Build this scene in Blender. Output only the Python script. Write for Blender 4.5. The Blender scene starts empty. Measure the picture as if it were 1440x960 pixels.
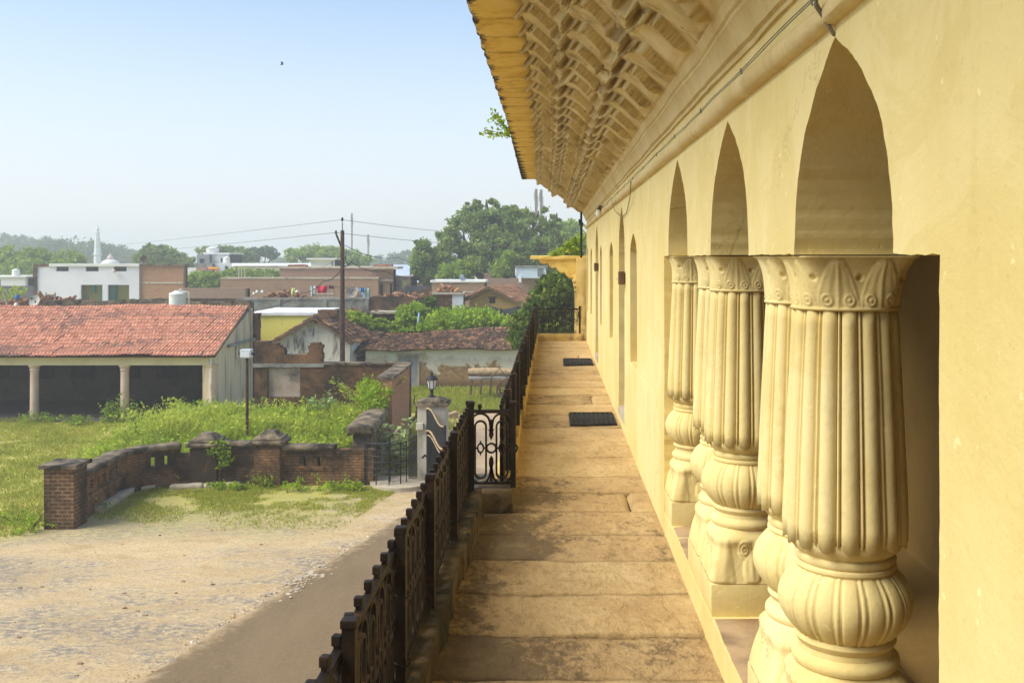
import bpy, bmesh, math, random
import numpy as np
from mathutils import Vector, noise
from mathutils.geometry import tessellate_polygon
random.seed(7); RNG = np.random.default_rng(7)
R = math.radians
sc = bpy.context.scene
col = sc.collection
# ------------------------------------------------------------------ camera, sky, sun, exposure
F, VX, VY, EYE = 1400.0, 777.0, 361.0, 6.0          # focal length (px of a 1440 wide picture), vanishing point, eye height
cam_d = bpy.data.cameras.new('camera'); cam = bpy.data.objects.new('camera', cam_d); col.objects.link(cam)
cam_d.sensor_width = 36.0; cam_d.lens = 35.0
cam_d.shift_x = (720 - VX) / 1440; cam_d.shift_y = -(480 - VY) / 1440
cam_d.clip_start = 0.05; cam_d.clip_end = 3000
cam.location = (0, 0, EYE); cam.rotation_euler = (R(90), 0, 0)
sc.camera = cam
SUN_EL, SUN_AZ = 47.0, 250.0                        # azimuth clockwise from +Y
w = bpy.data.worlds.new('World'); sc.world = w; w.use_nodes = True
wn = w.node_tree; bg = wn.nodes['Background']
sky = wn.nodes.new('ShaderNodeTexSky'); sky.sky_type = 'NISHITA'; sky.sun_disc = False
sky.sun_elevation = R(SUN_EL); sky.sun_rotation = R(SUN_AZ)
sky.air_density = 1.0; sky.dust_density = 1.0; sky.ozone_density = 1.6; sky.altitude = 0
# the milky band of a hazy day low in the sky
tc = wn.nodes.new('ShaderNodeTexCoord'); sx = wn.nodes.new('ShaderNodeSeparateXYZ'); wn.links.new(tc.outputs['Generated'], sx.inputs[0])
mrn = wn.nodes.new('ShaderNodeMapRange'); mrn.interpolation_type = 'SMOOTHSTEP'; wn.links.new(sx.outputs[2], mrn.inputs[0])
mrn.inputs[1].default_value = -0.02; mrn.inputs[2].default_value = 0.34; mrn.inputs[3].default_value = 0.92; mrn.inputs[4].default_value = 0.0
mxn = wn.nodes.new('ShaderNodeMix'); mxn.data_type = 'RGBA'; wn.links.new(mrn.outputs[0], mxn.inputs[0])
wn.links.new(sky.outputs[0], mxn.inputs[6]); mxn.inputs[7].default_value = (4.0, 4.2, 4.45, 1)
wn.links.new(mxn.outputs[2], bg.inputs[0]); bg.inputs[1].default_value = 0.070
sun_d = bpy.data.lights.new('sun', 'SUN'); sun_o = bpy.data.objects.new('sun', sun_d); col.objects.link(sun_o)
sun_d.energy = 1.5; sun_d.angle = R(38); sun_d.color = (1.0, 0.95, 0.83)
sv = Vector((math.sin(R(SUN_AZ)) * math.cos(R(SUN_EL)), math.cos(R(SUN_AZ)) * math.cos(R(SUN_EL)), math.sin(R(SUN_EL))))
sun_o.rotation_euler = (-sv).to_track_quat('-Z', 'Y').to_euler(); sun_o.location = (0, 0, 60)
sc.view_settings.view_transform = 'Standard'; sc.view_settings.look = 'None'
sc.view_settings.exposure = 1.66; sc.view_settings.gamma = 1.0; sc.view_settings.use_curve_mapping = False
sc.render.engine = 'CYCLES'
sc.cycles.use_denoising = True
sc.cycles.max_bounces = 8; sc.cycles.diffuse_bounces = 5; sc.cycles.volume_bounces = 1
sc.cycles.volume_step_rate = 4.0
HAZE = 0.0019

def U(px, py, Y):                                   # a pixel of the photograph at distance Y
    return Vector(((px - VX) * Y / F, Y, EYE - (py - VY) * Y / F))
def G(px, py):                                      # a pixel on the ground
    return U(px, py, EYE * F / (py - VY))

# ------------------------------------------------------------------ helpers
ORG = {}
def tag(o, label=None, cat=None, group=None, kind=None):
    if label: o['label'] = label
    if cat: o['category'] = cat
    if group: o['group'] = group
    if kind: o['kind'] = kind
    return o
def thing(name, label, cat, loc=(0, 0, 0), group=None):
    o = bpy.data.objects.new(name, None); col.objects.link(o)
    o.empty_display_size = 0.2
    o.location = loc; ORG[o.name] = Vector(loc)
    return tag(o, label, cat, group)
def copy_tree(o, parent=None, loc=None):
    c = o.copy(); col.objects.link(c); c.parent = parent
    if loc is not None: c.location = loc
    ORG[c.name] = ORG.get(o.name, Vector())
    for ch in list(o.children): copy_tree(ch, c)
    return c

class MB:
    def __init__(s): s.v = []; s.f = []; s.r = []; s.cur = 0.5
    def add(s, vs, fs, r=None):
        n = len(s.v); s.v.extend([tuple(p) for p in vs]); s.f.extend([tuple(i + n for i in f) for f in fs])
        s.r.extend([s.cur if r is None else r] * len(fs)); return s
    def box(s, a, b, r=None):
        x0, y0, z0 = a; x1, y1, z1 = b
        vs = [(x0,y0,z0),(x1,y0,z0),(x1,y1,z0),(x0,y1,z0),(x0,y0,z1),(x1,y0,z1),(x1,y1,z1),(x0,y1,z1)]
        return s.add(vs, [(0,3,2,1),(4,5,6,7),(0,1,5,4),(1,2,6,5),(2,3,7,6),(3,0,4,7)], r)
    def bevbox(s, a, b, w):                          # box with chamfered edges
        bm = bmesh.new(); bmesh.ops.create_cube(bm, size=1)
        for v in bm.verts:
            v.co = Vector([(a[i] + b[i]) / 2 + v.co[i] * (b[i] - a[i]) for i in range(3)])
        bmesh.ops.bevel(bm, geom=bm.edges[:], offset=w, segments=2, profile=0.6, affect='EDGES')
        return s.bm(bm)
    def bm(s, bm):
        bm.verts.index_update()
        s.add([v.co.copy() for v in bm.verts], [[v.index for v in f.verts] for f in bm.faces]); bm.free(); return s
    def rough(s, a, b, step=0.2, amp=0.03, seed=0.0, fr=2.5):   # a weathered block: subdivided, noise-displaced
        n = [max(1, min(40, int(round((b[i] - a[i]) / step)))) for i in range(3)]
        idx = {}; vs = []; fs = []
        def vid(i, j, k):
            key = (i, j, k)
            if key not in idx:
                p = Vector((a[0] + (b[0]-a[0])*i/n[0], a[1] + (b[1]-a[1])*j/n[1], a[2] + (b[2]-a[2])*k/n[2]))
                q = noise.noise_vector(p * fr + Vector((seed, seed * 1.7, -seed)))
                e = noise.noise_vector(p * fr * 3.1 + Vector((seed, 3, seed)))
                idx[key] = len(vs); vs.append(p + q * amp + e * amp * 0.4)
            return idx[key]
        def face(fix, val, u, v, flip):
            for i in range(n[u]):
                for j in range(n[v]):
                    q = []
                    for di, dj in ((0,0),(1,0),(1,1),(0,1)):
                        c = [0,0,0]; c[fix] = val; c[u] = i + di; c[v] = j + dj; q.append(vid(*c))
                    fs.append(q[::-1] if flip else q)
        face(0, 0, 1, 2, True); face(0, n[0], 1, 2, False)
        face(1, 0, 0, 2, False); face(1, n[1], 0, 2, True)
        face(2, 0, 0, 1, True); face(2, n[2], 0, 1, False)
        return s.add(vs, fs)
    def tube(s, pts, r, n=6, cap=True):
        pts = [Vector(p) for p in pts]; k = len(pts)
        rr = r if isinstance(r, (list, tuple)) else [r] * k
        vs = []; fs = []; up = None
        for i, p in enumerate(pts):
            d = (pts[min(i+1, k-1)] - pts[max(i-1, 0)]).normalized()
            if up is None: up = Vector((0,0,1)) if abs(d.z) < 0.9 else Vector((0,1,0))
            a = d.cross(up)
            if a.length < 1e-5: a = d.orthogonal()
            a.normalize(); b = a.cross(d).normalized(); up = b
            for j in range(n):
                t = 2 * math.pi * j / n
                vs.append(p + a * math.cos(t) * rr[i] + b * math.sin(t) * rr[i])
        for i in range(k - 1):
            for j in range(n):
                j2 = (j + 1) % n
                fs.append((i*n+j, i*n+j2, (i+1)*n+j2, (i+1)*n+j))
        if cap:
            fs.append(tuple(range(n))[::-1]); fs.append(tuple((k-1)*n + j for j in range(n)))
        return s.add(vs, fs)
    def bar(s, pts, w, d, side=Vector((0,1,0))):     # flat bar: width w in the plane, depth d along side
        pts = [Vector(p) for p in pts]; k = len(pts); vs = []; fs = []
        closed = (pts[0] - pts[-1]).length < 1e-6
        for i, p in enumerate(pts):
            if closed and i in (0, k-1): t = pts[1] - pts[-2]
            else: t = pts[min(i+1, k-1)] - pts[max(i-1, 0)]
            nn = t.cross(side).normalized() * (w / 2); ss = side * (d / 2)
            vs += [p - nn - ss, p + nn - ss, p + nn + ss, p - nn + ss]
        for i in range(k - 1):
            for j in range(4):
                j2 = (j + 1) % 4
                fs.append((i*4+j, (i+1)*4+j, (i+1)*4+j2, i*4+j2))
        if not closed: fs += [(0,1,2,3), ((k-1)*4+3, (k-1)*4+2, (k-1)*4+1, (k-1)*4)]
        return s.add(vs, fs)
    def lathe(s, prof, c=(0,0,0), n=24):             # prof: (r, z) from bottom to top
        vs = []; fs = []
        for r, z in prof:
            for j in range(n):
                t = 2*math.pi*j/n; vs.append((c[0] + r*math.cos(t), c[1] + r*math.sin(t), c[2] + z))
        for i in range(len(prof) - 1):
            for j in range(n):
                j2 = (j+1) % n; fs.append((i*n+j, i*n+j2, (i+1)*n+j2, (i+1)*n+j))
        fs.append(tuple(range(n))[::-1]); fs.append(tuple((len(prof)-1)*n + j for j in range(n)))
        return s.add(vs, fs)
    def grid(s, fn, nu, nv, closed=False, cap=False):
        vs = []; fs = []
        mu = nu if closed else nu + 1
        for j in range(nv + 1):
            for i in range(mu): vs.append(fn(i / nu, j / nv))
        for j in range(nv):
            for i in range(nu):
                i2 = (i + 1) % mu
                fs.append((j*mu+i, j*mu+i2, (j+1)*mu+i2, (j+1)*mu+i))
        if cap:
            fs.append(tuple(range(mu))[::-1]); fs.append(tuple(nv*mu + i for i in range(mu)))
        return s.add(vs, fs)
    def plate(s, loops, place, th):                  # polygon with holes; place(u, v, d) -> point; d = 0 front, th back
        pts = [p for l in loops for p in l]
        tris = tessellate_polygon([[Vector((p[0], p[1], 0)) for p in l] for l in loops])
        n = len(pts); vs = [place(p[0], p[1], 0) for p in pts] + [place(p[0], p[1], th) for p in pts]
        fs = []
        for t in tris:
            fs.append(tuple(t)); fs.append(tuple(i + n for i in t[::-1]))
        o = 0
        for l in loops:
            m = len(l)
            for i in range(m):
                a, b = o + i, o + (i+1) % m; fs.append((a, b, b + n, a + n))
            o += m
        return s.add(vs, fs)
    def tiles(s, e0, e1, r0, r1, cols, rows, rad=0.07, jit=0.02, sag=None, seg=4, fill=True):
        # half-round roof tiles over the patch eave e0-e1, ridge r0-r1
        e0, e1, r0, r1 = map(Vector, (e0, e1, r0, r1))
        def pt(u, v):
            p = (e0*(1-u) + e1*u)*(1-v) + (r0*(1-u) + r1*u)*v
            if sag: p = p + Vector((0, 0, sag(u, v)))
            return p
        if fill: s.add([pt(0,0), pt(1,0), pt(1,1), pt(0,1)] if not sag else [pt(i/12, j) for j in (0,1) for i in range(13)],
                       [(0,1,2,3)] if not sag else [(i, i+1, i+14, i+13) for i in range(12)], 0.05)
        nrm0 = (e1 - e0).cross(r0 - e0).normalized()
        if nrm0.z < 0: nrm0 = -nrm0
        for j in range(rows):
            for i in range(cols):
                u = (i + 0.5 + (random.random()-.5)*jit*6) / cols; v0 = j / rows - 0.02; v1 = (j + 1.25) / rows
                a = pt(u, v0); b = pt(u + (random.random()-.5)*jit/ cols*6, min(v1, 1.03))
                lift = random.random()*jit
                a = a + nrm0*(0.03 + lift); b = b + nrm0*(0.0 + lift*0.5)
                d = (b - a).normalized(); side = d.cross(nrm0).normalized()
                ra = rad*(0.9 + 0.2*random.random()); vs = []
                for p, rr in ((a, ra), (b, ra*0.85)):
                    for k in range(seg + 1):
                        t = math.pi * k / seg
                        vs.append(p + side*math.cos(t)*rr + nrm0*math.sin(t)*rr*0.75)
                fs = [(k, k+1, k+seg+2, k+seg+1) for k in range(seg)] + [tuple(range(seg+1))[::-1]]
                s.add(vs, fs, random.random())
        return s
    def build(s, name, mat, parent=None, smooth=False, label=None):
        o = ORG.get(parent.name, Vector()) if parent is not None else Vector()
        me = bpy.data.meshes.new(name)
        me.from_pydata([(p[0]-o[0], p[1]-o[1], p[2]-o[2]) for p in s.v], [], s.f)
        a = me.attributes.new('rnd', 'FLOAT', 'FACE'); a.data.foreach_set('value', s.r)
        if smooth == 'auto':
            me.polygons.foreach_set('use_smooth', [True]*len(s.f))
            me.update(); me.set_sharp_from_angle(angle=R(40))
        elif smooth: me.polygons.foreach_set('use_smooth', [True]*len(s.f))
        me.materials.append(mat); me.update()
        ob = bpy.data.objects.new(name, me); col.objects.link(ob)
        if parent is not None: ob.parent = parent
        ORG[ob.name] = o
        if label: ob['label'] = label
        return ob

def quads_mesh(name, V, mat, rnd, parent=None):      # V: (N,k,3) array of separate faces (leaves, blades)
    N, k = V.shape[:2]
    o = ORG.get(parent.name, Vector()) if parent is not None else Vector()
    me = bpy.data.meshes.new(name)
    me.vertices.add(N*k); me.loops.add(N*k); me.polygons.add(N)
    me.vertices.foreach_set('co', (V.reshape(-1, 3) - np.array(o)[None]).astype(np.float32).ravel())
    me.loops.foreach_set('vertex_index', np.arange(N*k, dtype=np.int32))
    me.polygons.foreach_set('loop_start', np.arange(0, N*k, k, dtype=np.int32))
    me.update(calc_edges=True)
    a = me.attributes.new('rnd', 'FLOAT', 'FACE'); a.data.foreach_set('value', rnd.astype(np.float32))
    me.materials.append(mat); me.validate()
    ob = bpy.data.objects.new(name, me); col.objects.link(ob)
    if parent is not None: ob.parent = parent
    ORG[ob.name] = o
    return ob

def leaves(P, size, up=0.35, aspect=0.55, jitter=0.35, direc=None):     # P (N,3) -> leaf-shaped quads
    N = len(P)
    d = RNG.normal(size=(N, 3)); 
    if direc is not None: d = d*0.55 + direc
    d /= np.linalg.norm(d, axis=1)[:, None]
    n = RNG.normal(size=(N, 3)); n[:, 2] += up*3; s = np.cross(d, n); s /= np.linalg.norm(s, axis=1)[:, None] + 1e-9
    L = size*(1 + jitter*RNG.normal(size=(N, 1))).clip(0.4, 2.0); Wd = L*aspect/2
    return np.stack([P - d*L/2, P + s*Wd - d*L*0.05, P + d*L/2, P - s*Wd - d*L*0.05], axis=1)

def blob_points(blobs, n, shell=0.55, clump=40, csig=0.16):
    # clumps of leaves spread over and inside a set of ellipsoids (x, y, z, rx, ry, rz)
    B = np.array(blobs, float); vol = (B[:, 3]*B[:, 4]*B[:, 5])**0.75; pr = vol/vol.sum()
    nc = max(4, n//clump)
    k = RNG.choice(len(B), nc, p=pr)
    d = RNG.normal(size=(nc, 3)); d /= np.linalg.norm(d, axis=1)[:, None]
    r = shell + (1 - shell)*RNG.random((nc, 1)) + 0.06*RNG.normal(size=(nc, 1))
    C = B[k, :3] + d*r*B[k, 3:6]
    ci = RNG.integers(0, nc, n)
    sg = csig*np.cbrt(B[k[ci], 3]*B[k[ci], 4]*B[k[ci], 5])[:, None]
    P = C[ci] + RNG.normal(size=(n, 3))*sg*np.array([1, 1, 0.75])
    tone = RNG.random(nc)[ci]*0.6 + RNG.random(n)*0.4
    return P, tone

def blades(P, h, wdt, lean=0.35):                    # grass blades as triangles standing at P
    N = len(P); a = RNG.random(N)*2*np.pi
    H = h*(0.5 + RNG.random(N)); s = np.stack([np.cos(a), np.sin(a), np.zeros(N)], 1)*wdt/2
    ln = RNG.normal(size=(N, 2))*lean*H[:, None]
    tip = P + np.stack([ln[:, 0], ln[:, 1], H], 1)
    return np.stack([P - s, P + s, tip], axis=1)
# ------------------------------------------------------------------ materials
class N:
    def __init__(s, name):
        s.m = bpy.data.materials.new(name); s.m.use_nodes = True; s.t = s.m.node_tree
        s.b = s.t.nodes['Principled BSDF']; s.b.inputs['Roughness'].default_value = 0.9
        s.b.inputs['Specular IOR Level'].default_value = 0.25
        s.geo = s.t.nodes.new('ShaderNodeNewGeometry'); s.pos = s.geo.outputs['Position']
    def link(s, a, b): s.t.links.new(a, b)
    def val(s, sock, x):
        if isinstance(x, bpy.types.NodeSocket): s.link(x, sock)
        elif x is not None:
            if hasattr(sock.default_value, '__len__') and not hasattr(x, '__len__'): x = (x,)*len(sock.default_value)
            if hasattr(sock.default_value, '__len__') and len(sock.default_value) == 4 and len(x) == 3: x = (*x, 1)
            sock.default_value = x
    def math(s, op, a, b=None, clamp=False):
        n = s.t.nodes.new('ShaderNodeMath'); n.operation = op; n.use_clamp = clamp
        s.val(n.inputs[0], a)
        if b is not None: s.val(n.inputs[1], b)
        return n.outputs[0]
    def noise(s, scale, detail=4, rough=0.55, vec=None, dist=0.0):
        n = s.t.nodes.new('ShaderNodeTexNoise'); n.inputs['Scale'].default_value = scale
        n.inputs['Detail'].default_value = detail; n.inputs['Roughness'].default_value = rough
        n.inputs['Distortion'].default_value = dist
        s.link(vec or s.pos, n.inputs['Vector']); return n.outputs['Fac']
    def voro(s, scale, vec=None, feature='F1', out='Distance'):
        n = s.t.nodes.new('ShaderNodeTexVoronoi'); n.inputs['Scale'].default_value = scale; n.feature = feature
        s.link(vec or s.pos, n.inputs['Vector']); return n.outputs[out]
    def scale(s, xyz, vec=None):
        n = s.t.nodes.new('ShaderNodeVectorMath'); n.operation = 'MULTIPLY'
        s.link(vec or s.pos, n.inputs[0]); n.inputs[1].default_value = xyz; return n.outputs[0]
    def sep(s, vec=None):
        n = s.t.nodes.new('ShaderNodeSeparateXYZ'); s.link(vec or s.pos, n.inputs[0]); return n.outputs
    def comb(s, x, y, z=0.0):
        n = s.t.nodes.new('ShaderNodeCombineXYZ')
        for i, q in enumerate((x, y, z)): s.val(n.inputs[i], q)
        return n.outputs[0]
    def ramp(s, fac, stops, interp='LINEAR'):
        n = s.t.nodes.new('ShaderNodeValToRGB'); r = n.color_ramp; r.interpolation = interp
        while len(r.elements) < len(stops): r.elements.new(0.5)
        for e, (p, c) in zip(r.elements, stops):
            e.position = p; e.color = (*c, 1) if hasattr(c, '__len__') else (c, c, c, 1)
        s.link(fac, n.inputs[0]); return n.outputs[0]
    def mr(s, v, a, b, c=0.0, d=1.0, smooth=False):
        n = s.t.nodes.new('ShaderNodeMapRange'); n.interpolation_type = 'SMOOTHSTEP' if smooth else 'LINEAR'; n.clamp = True
        s.val(n.inputs[0], v)
        for i, q in enumerate((a, b, c, d)): n.inputs[i+1].default_value = q
        return n.outputs[0]
    def mix(s, f, a, b, mode='MIX'):
        n = s.t.nodes.new('ShaderNodeMix'); n.data_type = 'RGBA'; n.blend_type = mode; n.clamp_factor = True
        s.val(n.inputs[0], f); s.val(n.inputs[6], a); s.val(n.inputs[7], b); return n.outputs[2]
    def attr(s, name):
        n = s.t.nodes.new('ShaderNodeAttribute'); n.attribute_name = name; return n.outputs['Fac']
    def brick(s, scale, c1, c2, mortar, ms=0.02, rw=0.5, rh=0.25, vec=None, off=0.5):
        n = s.t.nodes.new('ShaderNodeTexBrick'); n.inputs['Scale'].default_value = scale
        s.val(n.inputs['Color1'], c1); s.val(n.inputs['Color2'], c2); s.val(n.inputs['Mortar'], mortar)
        n.inputs['Mortar Size'].default_value = ms; n.inputs['Brick Width'].default_value = rw; n.inputs['Row Height'].default_value = rh
        n.offset = off
        if vec is None:
            x, y, z = s.sep(); vec = s.comb(s.math('ADD', x, y), z)
        s.link(vec, n.inputs['Vector']); return n.outputs['Color'], n.outputs['Fac']
    def bump(s, h, strength=0.3, dist=0.02):
        n = s.t.nodes.new('ShaderNodeBump'); n.inputs['Strength'].default_value = strength; n.inputs['Distance'].default_value = dist
        s.link(h, n.inputs['Height']); s.link(n.outputs[0], s.b.inputs['Normal'])
    def out(s, color=None, rough=None, metal=None):
        s.val(s.b.inputs['Base Color'], color)
        if rough is not None: s.val(s.b.inputs['Roughness'], rough)
        if metal is not None: s.val(s.b.inputs['Metallic'], metal)
        return s.m

def m_plaster(name, base, dark, light=None, sc_=1.2, stain=None, st=(0.55, 0.75), sscale=0.7, vstretch=1.0, bump=0.15, fine=40, rough=0.9):
    n = N(name); light = light or tuple(min(1, c*1.12) for c in base)
    v = n.scale((1, 1, vstretch))
    a = n.noise(sc_, 6, 0.6, v); c = n.ramp(a, [(0.28, dark), (0.5, base), (0.75, light)])
    g = n.noise(fine, 4, 0.6)
    c = n.mix(n.mr(g, 0.35, 0.7, 0.0, 0.16), c, tuple(k*0.6 for k in dark))
    if stain:
        s_ = n.noise(sscale, 8, 0.68, v, 0.6); c = n.mix(n.mr(s_, st[0], st[1]), c, stain)
    n.bump(n.math('ADD', n.math('MULTIPLY', a, 1.5), n.math('MULTIPLY', g, 0.35)), bump, 0.02)
    return n.out(c, rough)
def m_flat(name, c, var=0.12, scale=3, rough=0.7, metal=0.0, bump=0.05):
    n = N(name); a = n.noise(scale, 5); lo = tuple(k*(1-var*1.6) for k in c); hi = tuple(min(1, k*(1+var)) for k in c)
    n.bump(n.noise(scale*12, 3), bump, 0.01)
    return n.out(n.ramp(a, [(0.3, lo), (0.7, hi)]), rough, metal)
def m_brick(name, c1, c2, mortar, dark, amt=(0.42, 0.62), bs=(0.23, 0.075), ms=0.012, dscale=0.9, bump=0.5):
    n = N(name)
    c, f = n.brick(1.0, c1, c2, mortar, ms, bs[0], bs[1])
    d = n.noise(dscale, 8, 0.7, None, 0.4); g = n.noise(14, 5, 0.65)
    c = n.mix(n.mr(g, 0.3, 0.75, 0.0, 0.5), c, tuple(k*0.45 for k in c2))
    c = n.mix(n.mr(d, amt[0], amt[1], 0.0, 0.92), c, dark)
    n.bump(n.math('SUBTRACT', n.math('MULTIPLY', g, 0.7), f), bump, 0.02)
    return n.out(c, 0.95)
def m_leaf(name, lo, mid, hi, trans=0.25):
    n = N(name); a = n.attr('rnd'); c = n.ramp(a, [(0.0, lo), (0.5, mid), (1.0, hi)])
    d = n.t.nodes.new('ShaderNodeBsdfDiffuse'); t = n.t.nodes.new('ShaderNodeBsdfTranslucent'); x = n.t.nodes.new('ShaderNodeMixShader')
    n.link(c, d.inputs[0]); n.link(n.mix(0.5, c, hi), t.inputs[0]); x.inputs[0].default_value = trans
    n.link(d.outputs[0], x.inputs[1]); n.link(t.outputs[0], x.inputs[2])
    o = [q for q in n.t.nodes if q.type == 'OUTPUT_MATERIAL'][0]; n.link(x.outputs[0], o.inputs[0])
    n.t.nodes.remove(n.b); return n.m
def m_tiles(name, stops, moss, amt, scale=1.2):
    n = N(name); a = n.attr('rnd'); c = n.ramp(a, stops)
    d = n.noise(scale, 6, 0.65); c = n.mix(n.mr(d, amt[0], amt[1], 0, 0.85), c, moss)
    g = n.noise(25, 4); c = n.mix(n.mr(g, 0.4, 0.8, 0, 0.35), c, tuple(k*0.5 for k in moss)); n.bump(g, 0.3, 0.02)
    return n.out(c, 0.95)

# haveli plaster: limewash with drips, faint cracks and rubbed patches
def m_limewash(name, base, dark, light, streak=(0.40, 0.27, 0.09), amt=0.35, crack=True):
    n = N(name)
    v = n.scale((1, 1, 0.22)); a = n.noise(2.2, 7, 0.62, v); b = n.noise(0.7, 5, 0.6)
    c = n.ramp(a, [(0.3, dark), (0.52, base), (0.72, light)])
    c = n.mix(n.mr(b, 0.42, 0.62, 0, 0.75), c, light); pt = n.noise(1.7, 9, 0.75, None, 1.0); c = n.mix(n.mr(pt, 0.50, 0.56, 0, 0.38), c, dark); c = n.mix(n.mr(n.noise(28, 3, 0.5), 0.70, 0.73, 0, 0.5), c, tuple(min(1, q*1.15 + .06) for q in light))
    s_ = n.noise(9, 6, 0.7, n.scale((1, 1, 0.12))); c = n.mix(n.mr(s_, 0.55, 0.78, 0, amt*.7), c, streak)
    g = n.noise(55, 5, 0.6); k = n.noise(6, 6, 0.7)
    if not crack: c = n.mix(n.mr(n.noise(5.5, 7, 0.72, None, 0.5), 0.56, 0.70, 0, 0.26), c, (0.36, 0.28, 0.15))
    c = n.mix(n.mr(g, 0.62, 0.74, 0, 0.25), c, streak)
    h = n.math('ADD', n.math('MULTIPLY', k, 1.6), n.math('MULTIPLY', g, 0.3))
    if crack:
        wv = n.comb(*[n.math('ADD', q, n.math('MULTIPLY', k, 0.5)) for q in n.sep()])
        cr = n.voro(0.55, wv, 'DISTANCE_TO_EDGE'); m = n.math('MULTIPLY', n.mr(cr, 0.0, 0.004, 1.0, 0.0), n.mr(b, 0.42, 0.55))
        c = n.mix(n.math('MULTIPLY', m, 0.7), c, streak)
    n.bump(n.math('ADD', h, n.math('MULTIPLY', pt, 1.2)), 0.22, 0.016)
    return n.out(c, 0.85)
CREAM, CREAM_D, CREAM_L = (0.75, 0.605, 0.245), (0.68, 0.525, 0.18), (0.80, 0.67, 0.32)
MAT = {}
MAT['cream'] = m_limewash('cream_limewash', CREAM, CREAM_D, CREAM_L, amt=0.2)
MAT['column'] = m_limewash('column_limewash', (0.76, 0.61, 0.255), (0.68, 0.52, 0.185), (0.82, 0.69, 0.345), (0.30, 0.22, 0.10), 0.5, False)
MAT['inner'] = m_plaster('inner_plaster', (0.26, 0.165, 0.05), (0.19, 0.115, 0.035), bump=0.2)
MAT['cornice'] = m_limewash('cornice_limewash', (0.66, 0.51, 0.22), (0.56, 0.41, 0.15), (0.72, 0.58, 0.29), (0.30, 0.2, 0.07), 0.4, False)
def _soffit():
    n = N('eave_plaster')
    a = n.noise(3, 7, 0.65); c = n.ramp(a, [(0.3, (0.50, 0.385, 0.17)), (0.5, (0.66, 0.525, 0.25)), (0.7, (0.74, 0.61, 0.325))])
    s_ = n.noise(2.4, 8, 0.72, None, 0.8); c = n.mix(n.mr(s_, 0.52, 0.66, 0, 0.75), c, (0.22, 0.14, 0.055))
    d = n.noise(11, 6, 0.7); c = n.mix(n.mr(d, 0.63, 0.68, 0, 0.9), c, (0.035, 0.025, 0.012))
    n.bump(n.math('ADD', a, d), 0.35, 0.02); return n.out(c, 0.95)
MAT['soffit'] = _soffit()
def _fascia():
    n = N('eave_slab_yellow'); x, y, z = n.sep()
    per = n.math('FRACT', n.math('MULTIPLY', y, 1/0.52))
    arch = n.math('ABSOLUTE', n.math('SUBTRACT', per, 0.5))
    a = n.noise(5, 6, 0.65); b = n.noise(16, 6, 0.7)
    c = n.ramp(a, [(0.3, (0.58, 0.36, 0.06)), (0.5, (0.80, 0.58, 0.15)), (0.7, (0.84, 0.64, 0.22))])
    m = n.mr(n.math('ADD', n.math('ADD', n.math('MULTIPLY', x, -1.6), n.math('MULTIPLY', arch, 0.16)), n.math('MULTIPLY', b, 0.5)), 1.03, 1.10)
    c = n.mix(m, c, (0.02, 0.017, 0.012))
    m2 = n.mr(n.math('ADD', arch, n.math('MULTIPLY', b, 0.25)), 0.55, 0.66, 0, 0.6); c = n.mix(m2, c, (0.30, 0.16, 0.03))
    n.bump(b, 0.3, 0.02); return n.out(c, 0.9)
MAT['fascia'] = _fascia()
MAT['mossy'] = m_plaster('mossy_edge', (0.06, 0.05, 0.035), (0.025, 0.022, 0.015), (0.16, 0.12, 0.07), 4, bump=0.6)
def _paving():
    n = N('sandstone_paving'); x, y, z = n.sep(); a = n.noise(2.2, 8, 0.7, n.scale((1.2, 0.8, 1)), 0.3)
    r = n.attr('rnd')
    c = n.ramp(a, [(0.3, (0.42, 0.275, 0.12)), (0.5, (0.58, 0.405, 0.185)), (0.72, (0.69, 0.515, 0.265))])
    c = n.mix(n.mr(r, 0, 1, 0, 0.45), c, (0.37, 0.235, 0.11))
    g = n.noise(20, 7, 0.75, n.scale((1.3, 0.75, 1)), 0.3)
    c = n.mix(n.mr(g, 0.5, 0.72, 0, 0.65), c, (0.20, 0.11, 0.04))
    # black algae along the kerb side, patchy, and a worn grey patina
    side = n.mr(x, -0.46, 0.25, 1.0, 0.0); near = n.mr(y, 6.0, 10.5, 1.0, 0.25)
    s_ = n.noise(3.0, 9, 0.72, n.scale((1.3, 0.9, 1)), 0.5)
    s2 = n.noise(16, 8, 0.78, n.scale((1.4, 0.8, 1)), 0.4)
    k = n.math('ADD', n.math('ADD', n.math('MULTIPLY', s_, 1.15), n.math('MULTIPLY', s2, 1.0)), n.math('MULTIPLY', n.math('MULTIPLY', side, near), 0.42))
    k = n.math('ADD', k, n.math('MULTIPLY', n.math('SUBTRACT', r, 0.5), 0.42))
    c = n.mix(n.mr(k, 1.29, 1.46, 0, 0.72), c, (0.085, 0.058, 0.032))
    p = n.noise(2.1, 6, 0.6); c = n.mix(n.mr(p, 0.55, 0.75, 0, 0.4), c, (0.66, 0.52, 0.28))
    lay = n.noise(7, 8, 0.7, n.scale((1.3, 0.8, 1)), 0.8)
    n.bump(n.math('ADD', n.math('MULTIPLY', lay, 1.3), n.math('MULTIPLY', g, 0.5)), 0.9, 0.03)
    return n.out(c, 0.8)
MAT['paving'] = _paving()
MAT['joint'] = m_flat('joint_dirt', (0.06, 0.042, 0.022), 0.4, 9, 1.0)
MAT['sillstone'] = m_plaster('sill_stone', (0.40, 0.27, 0.14), (0.2, 0.13, 0.07), sc_=5, bump=0.4)
MAT['iron'] = (lambda n: (n.bump(n.noise(60, 4), 0.4, 0.004), n.out(n.ramp(n.noise(14, 6, 0.7), [(0.35, (0.012, 0.009, 0.007)), (0.55, (0.024, 0.015, 0.009)), (0.74, (0.085, 0.042, 0.02))]), 0.55, 0.3))[1])(N('rusty_iron'))
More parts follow.
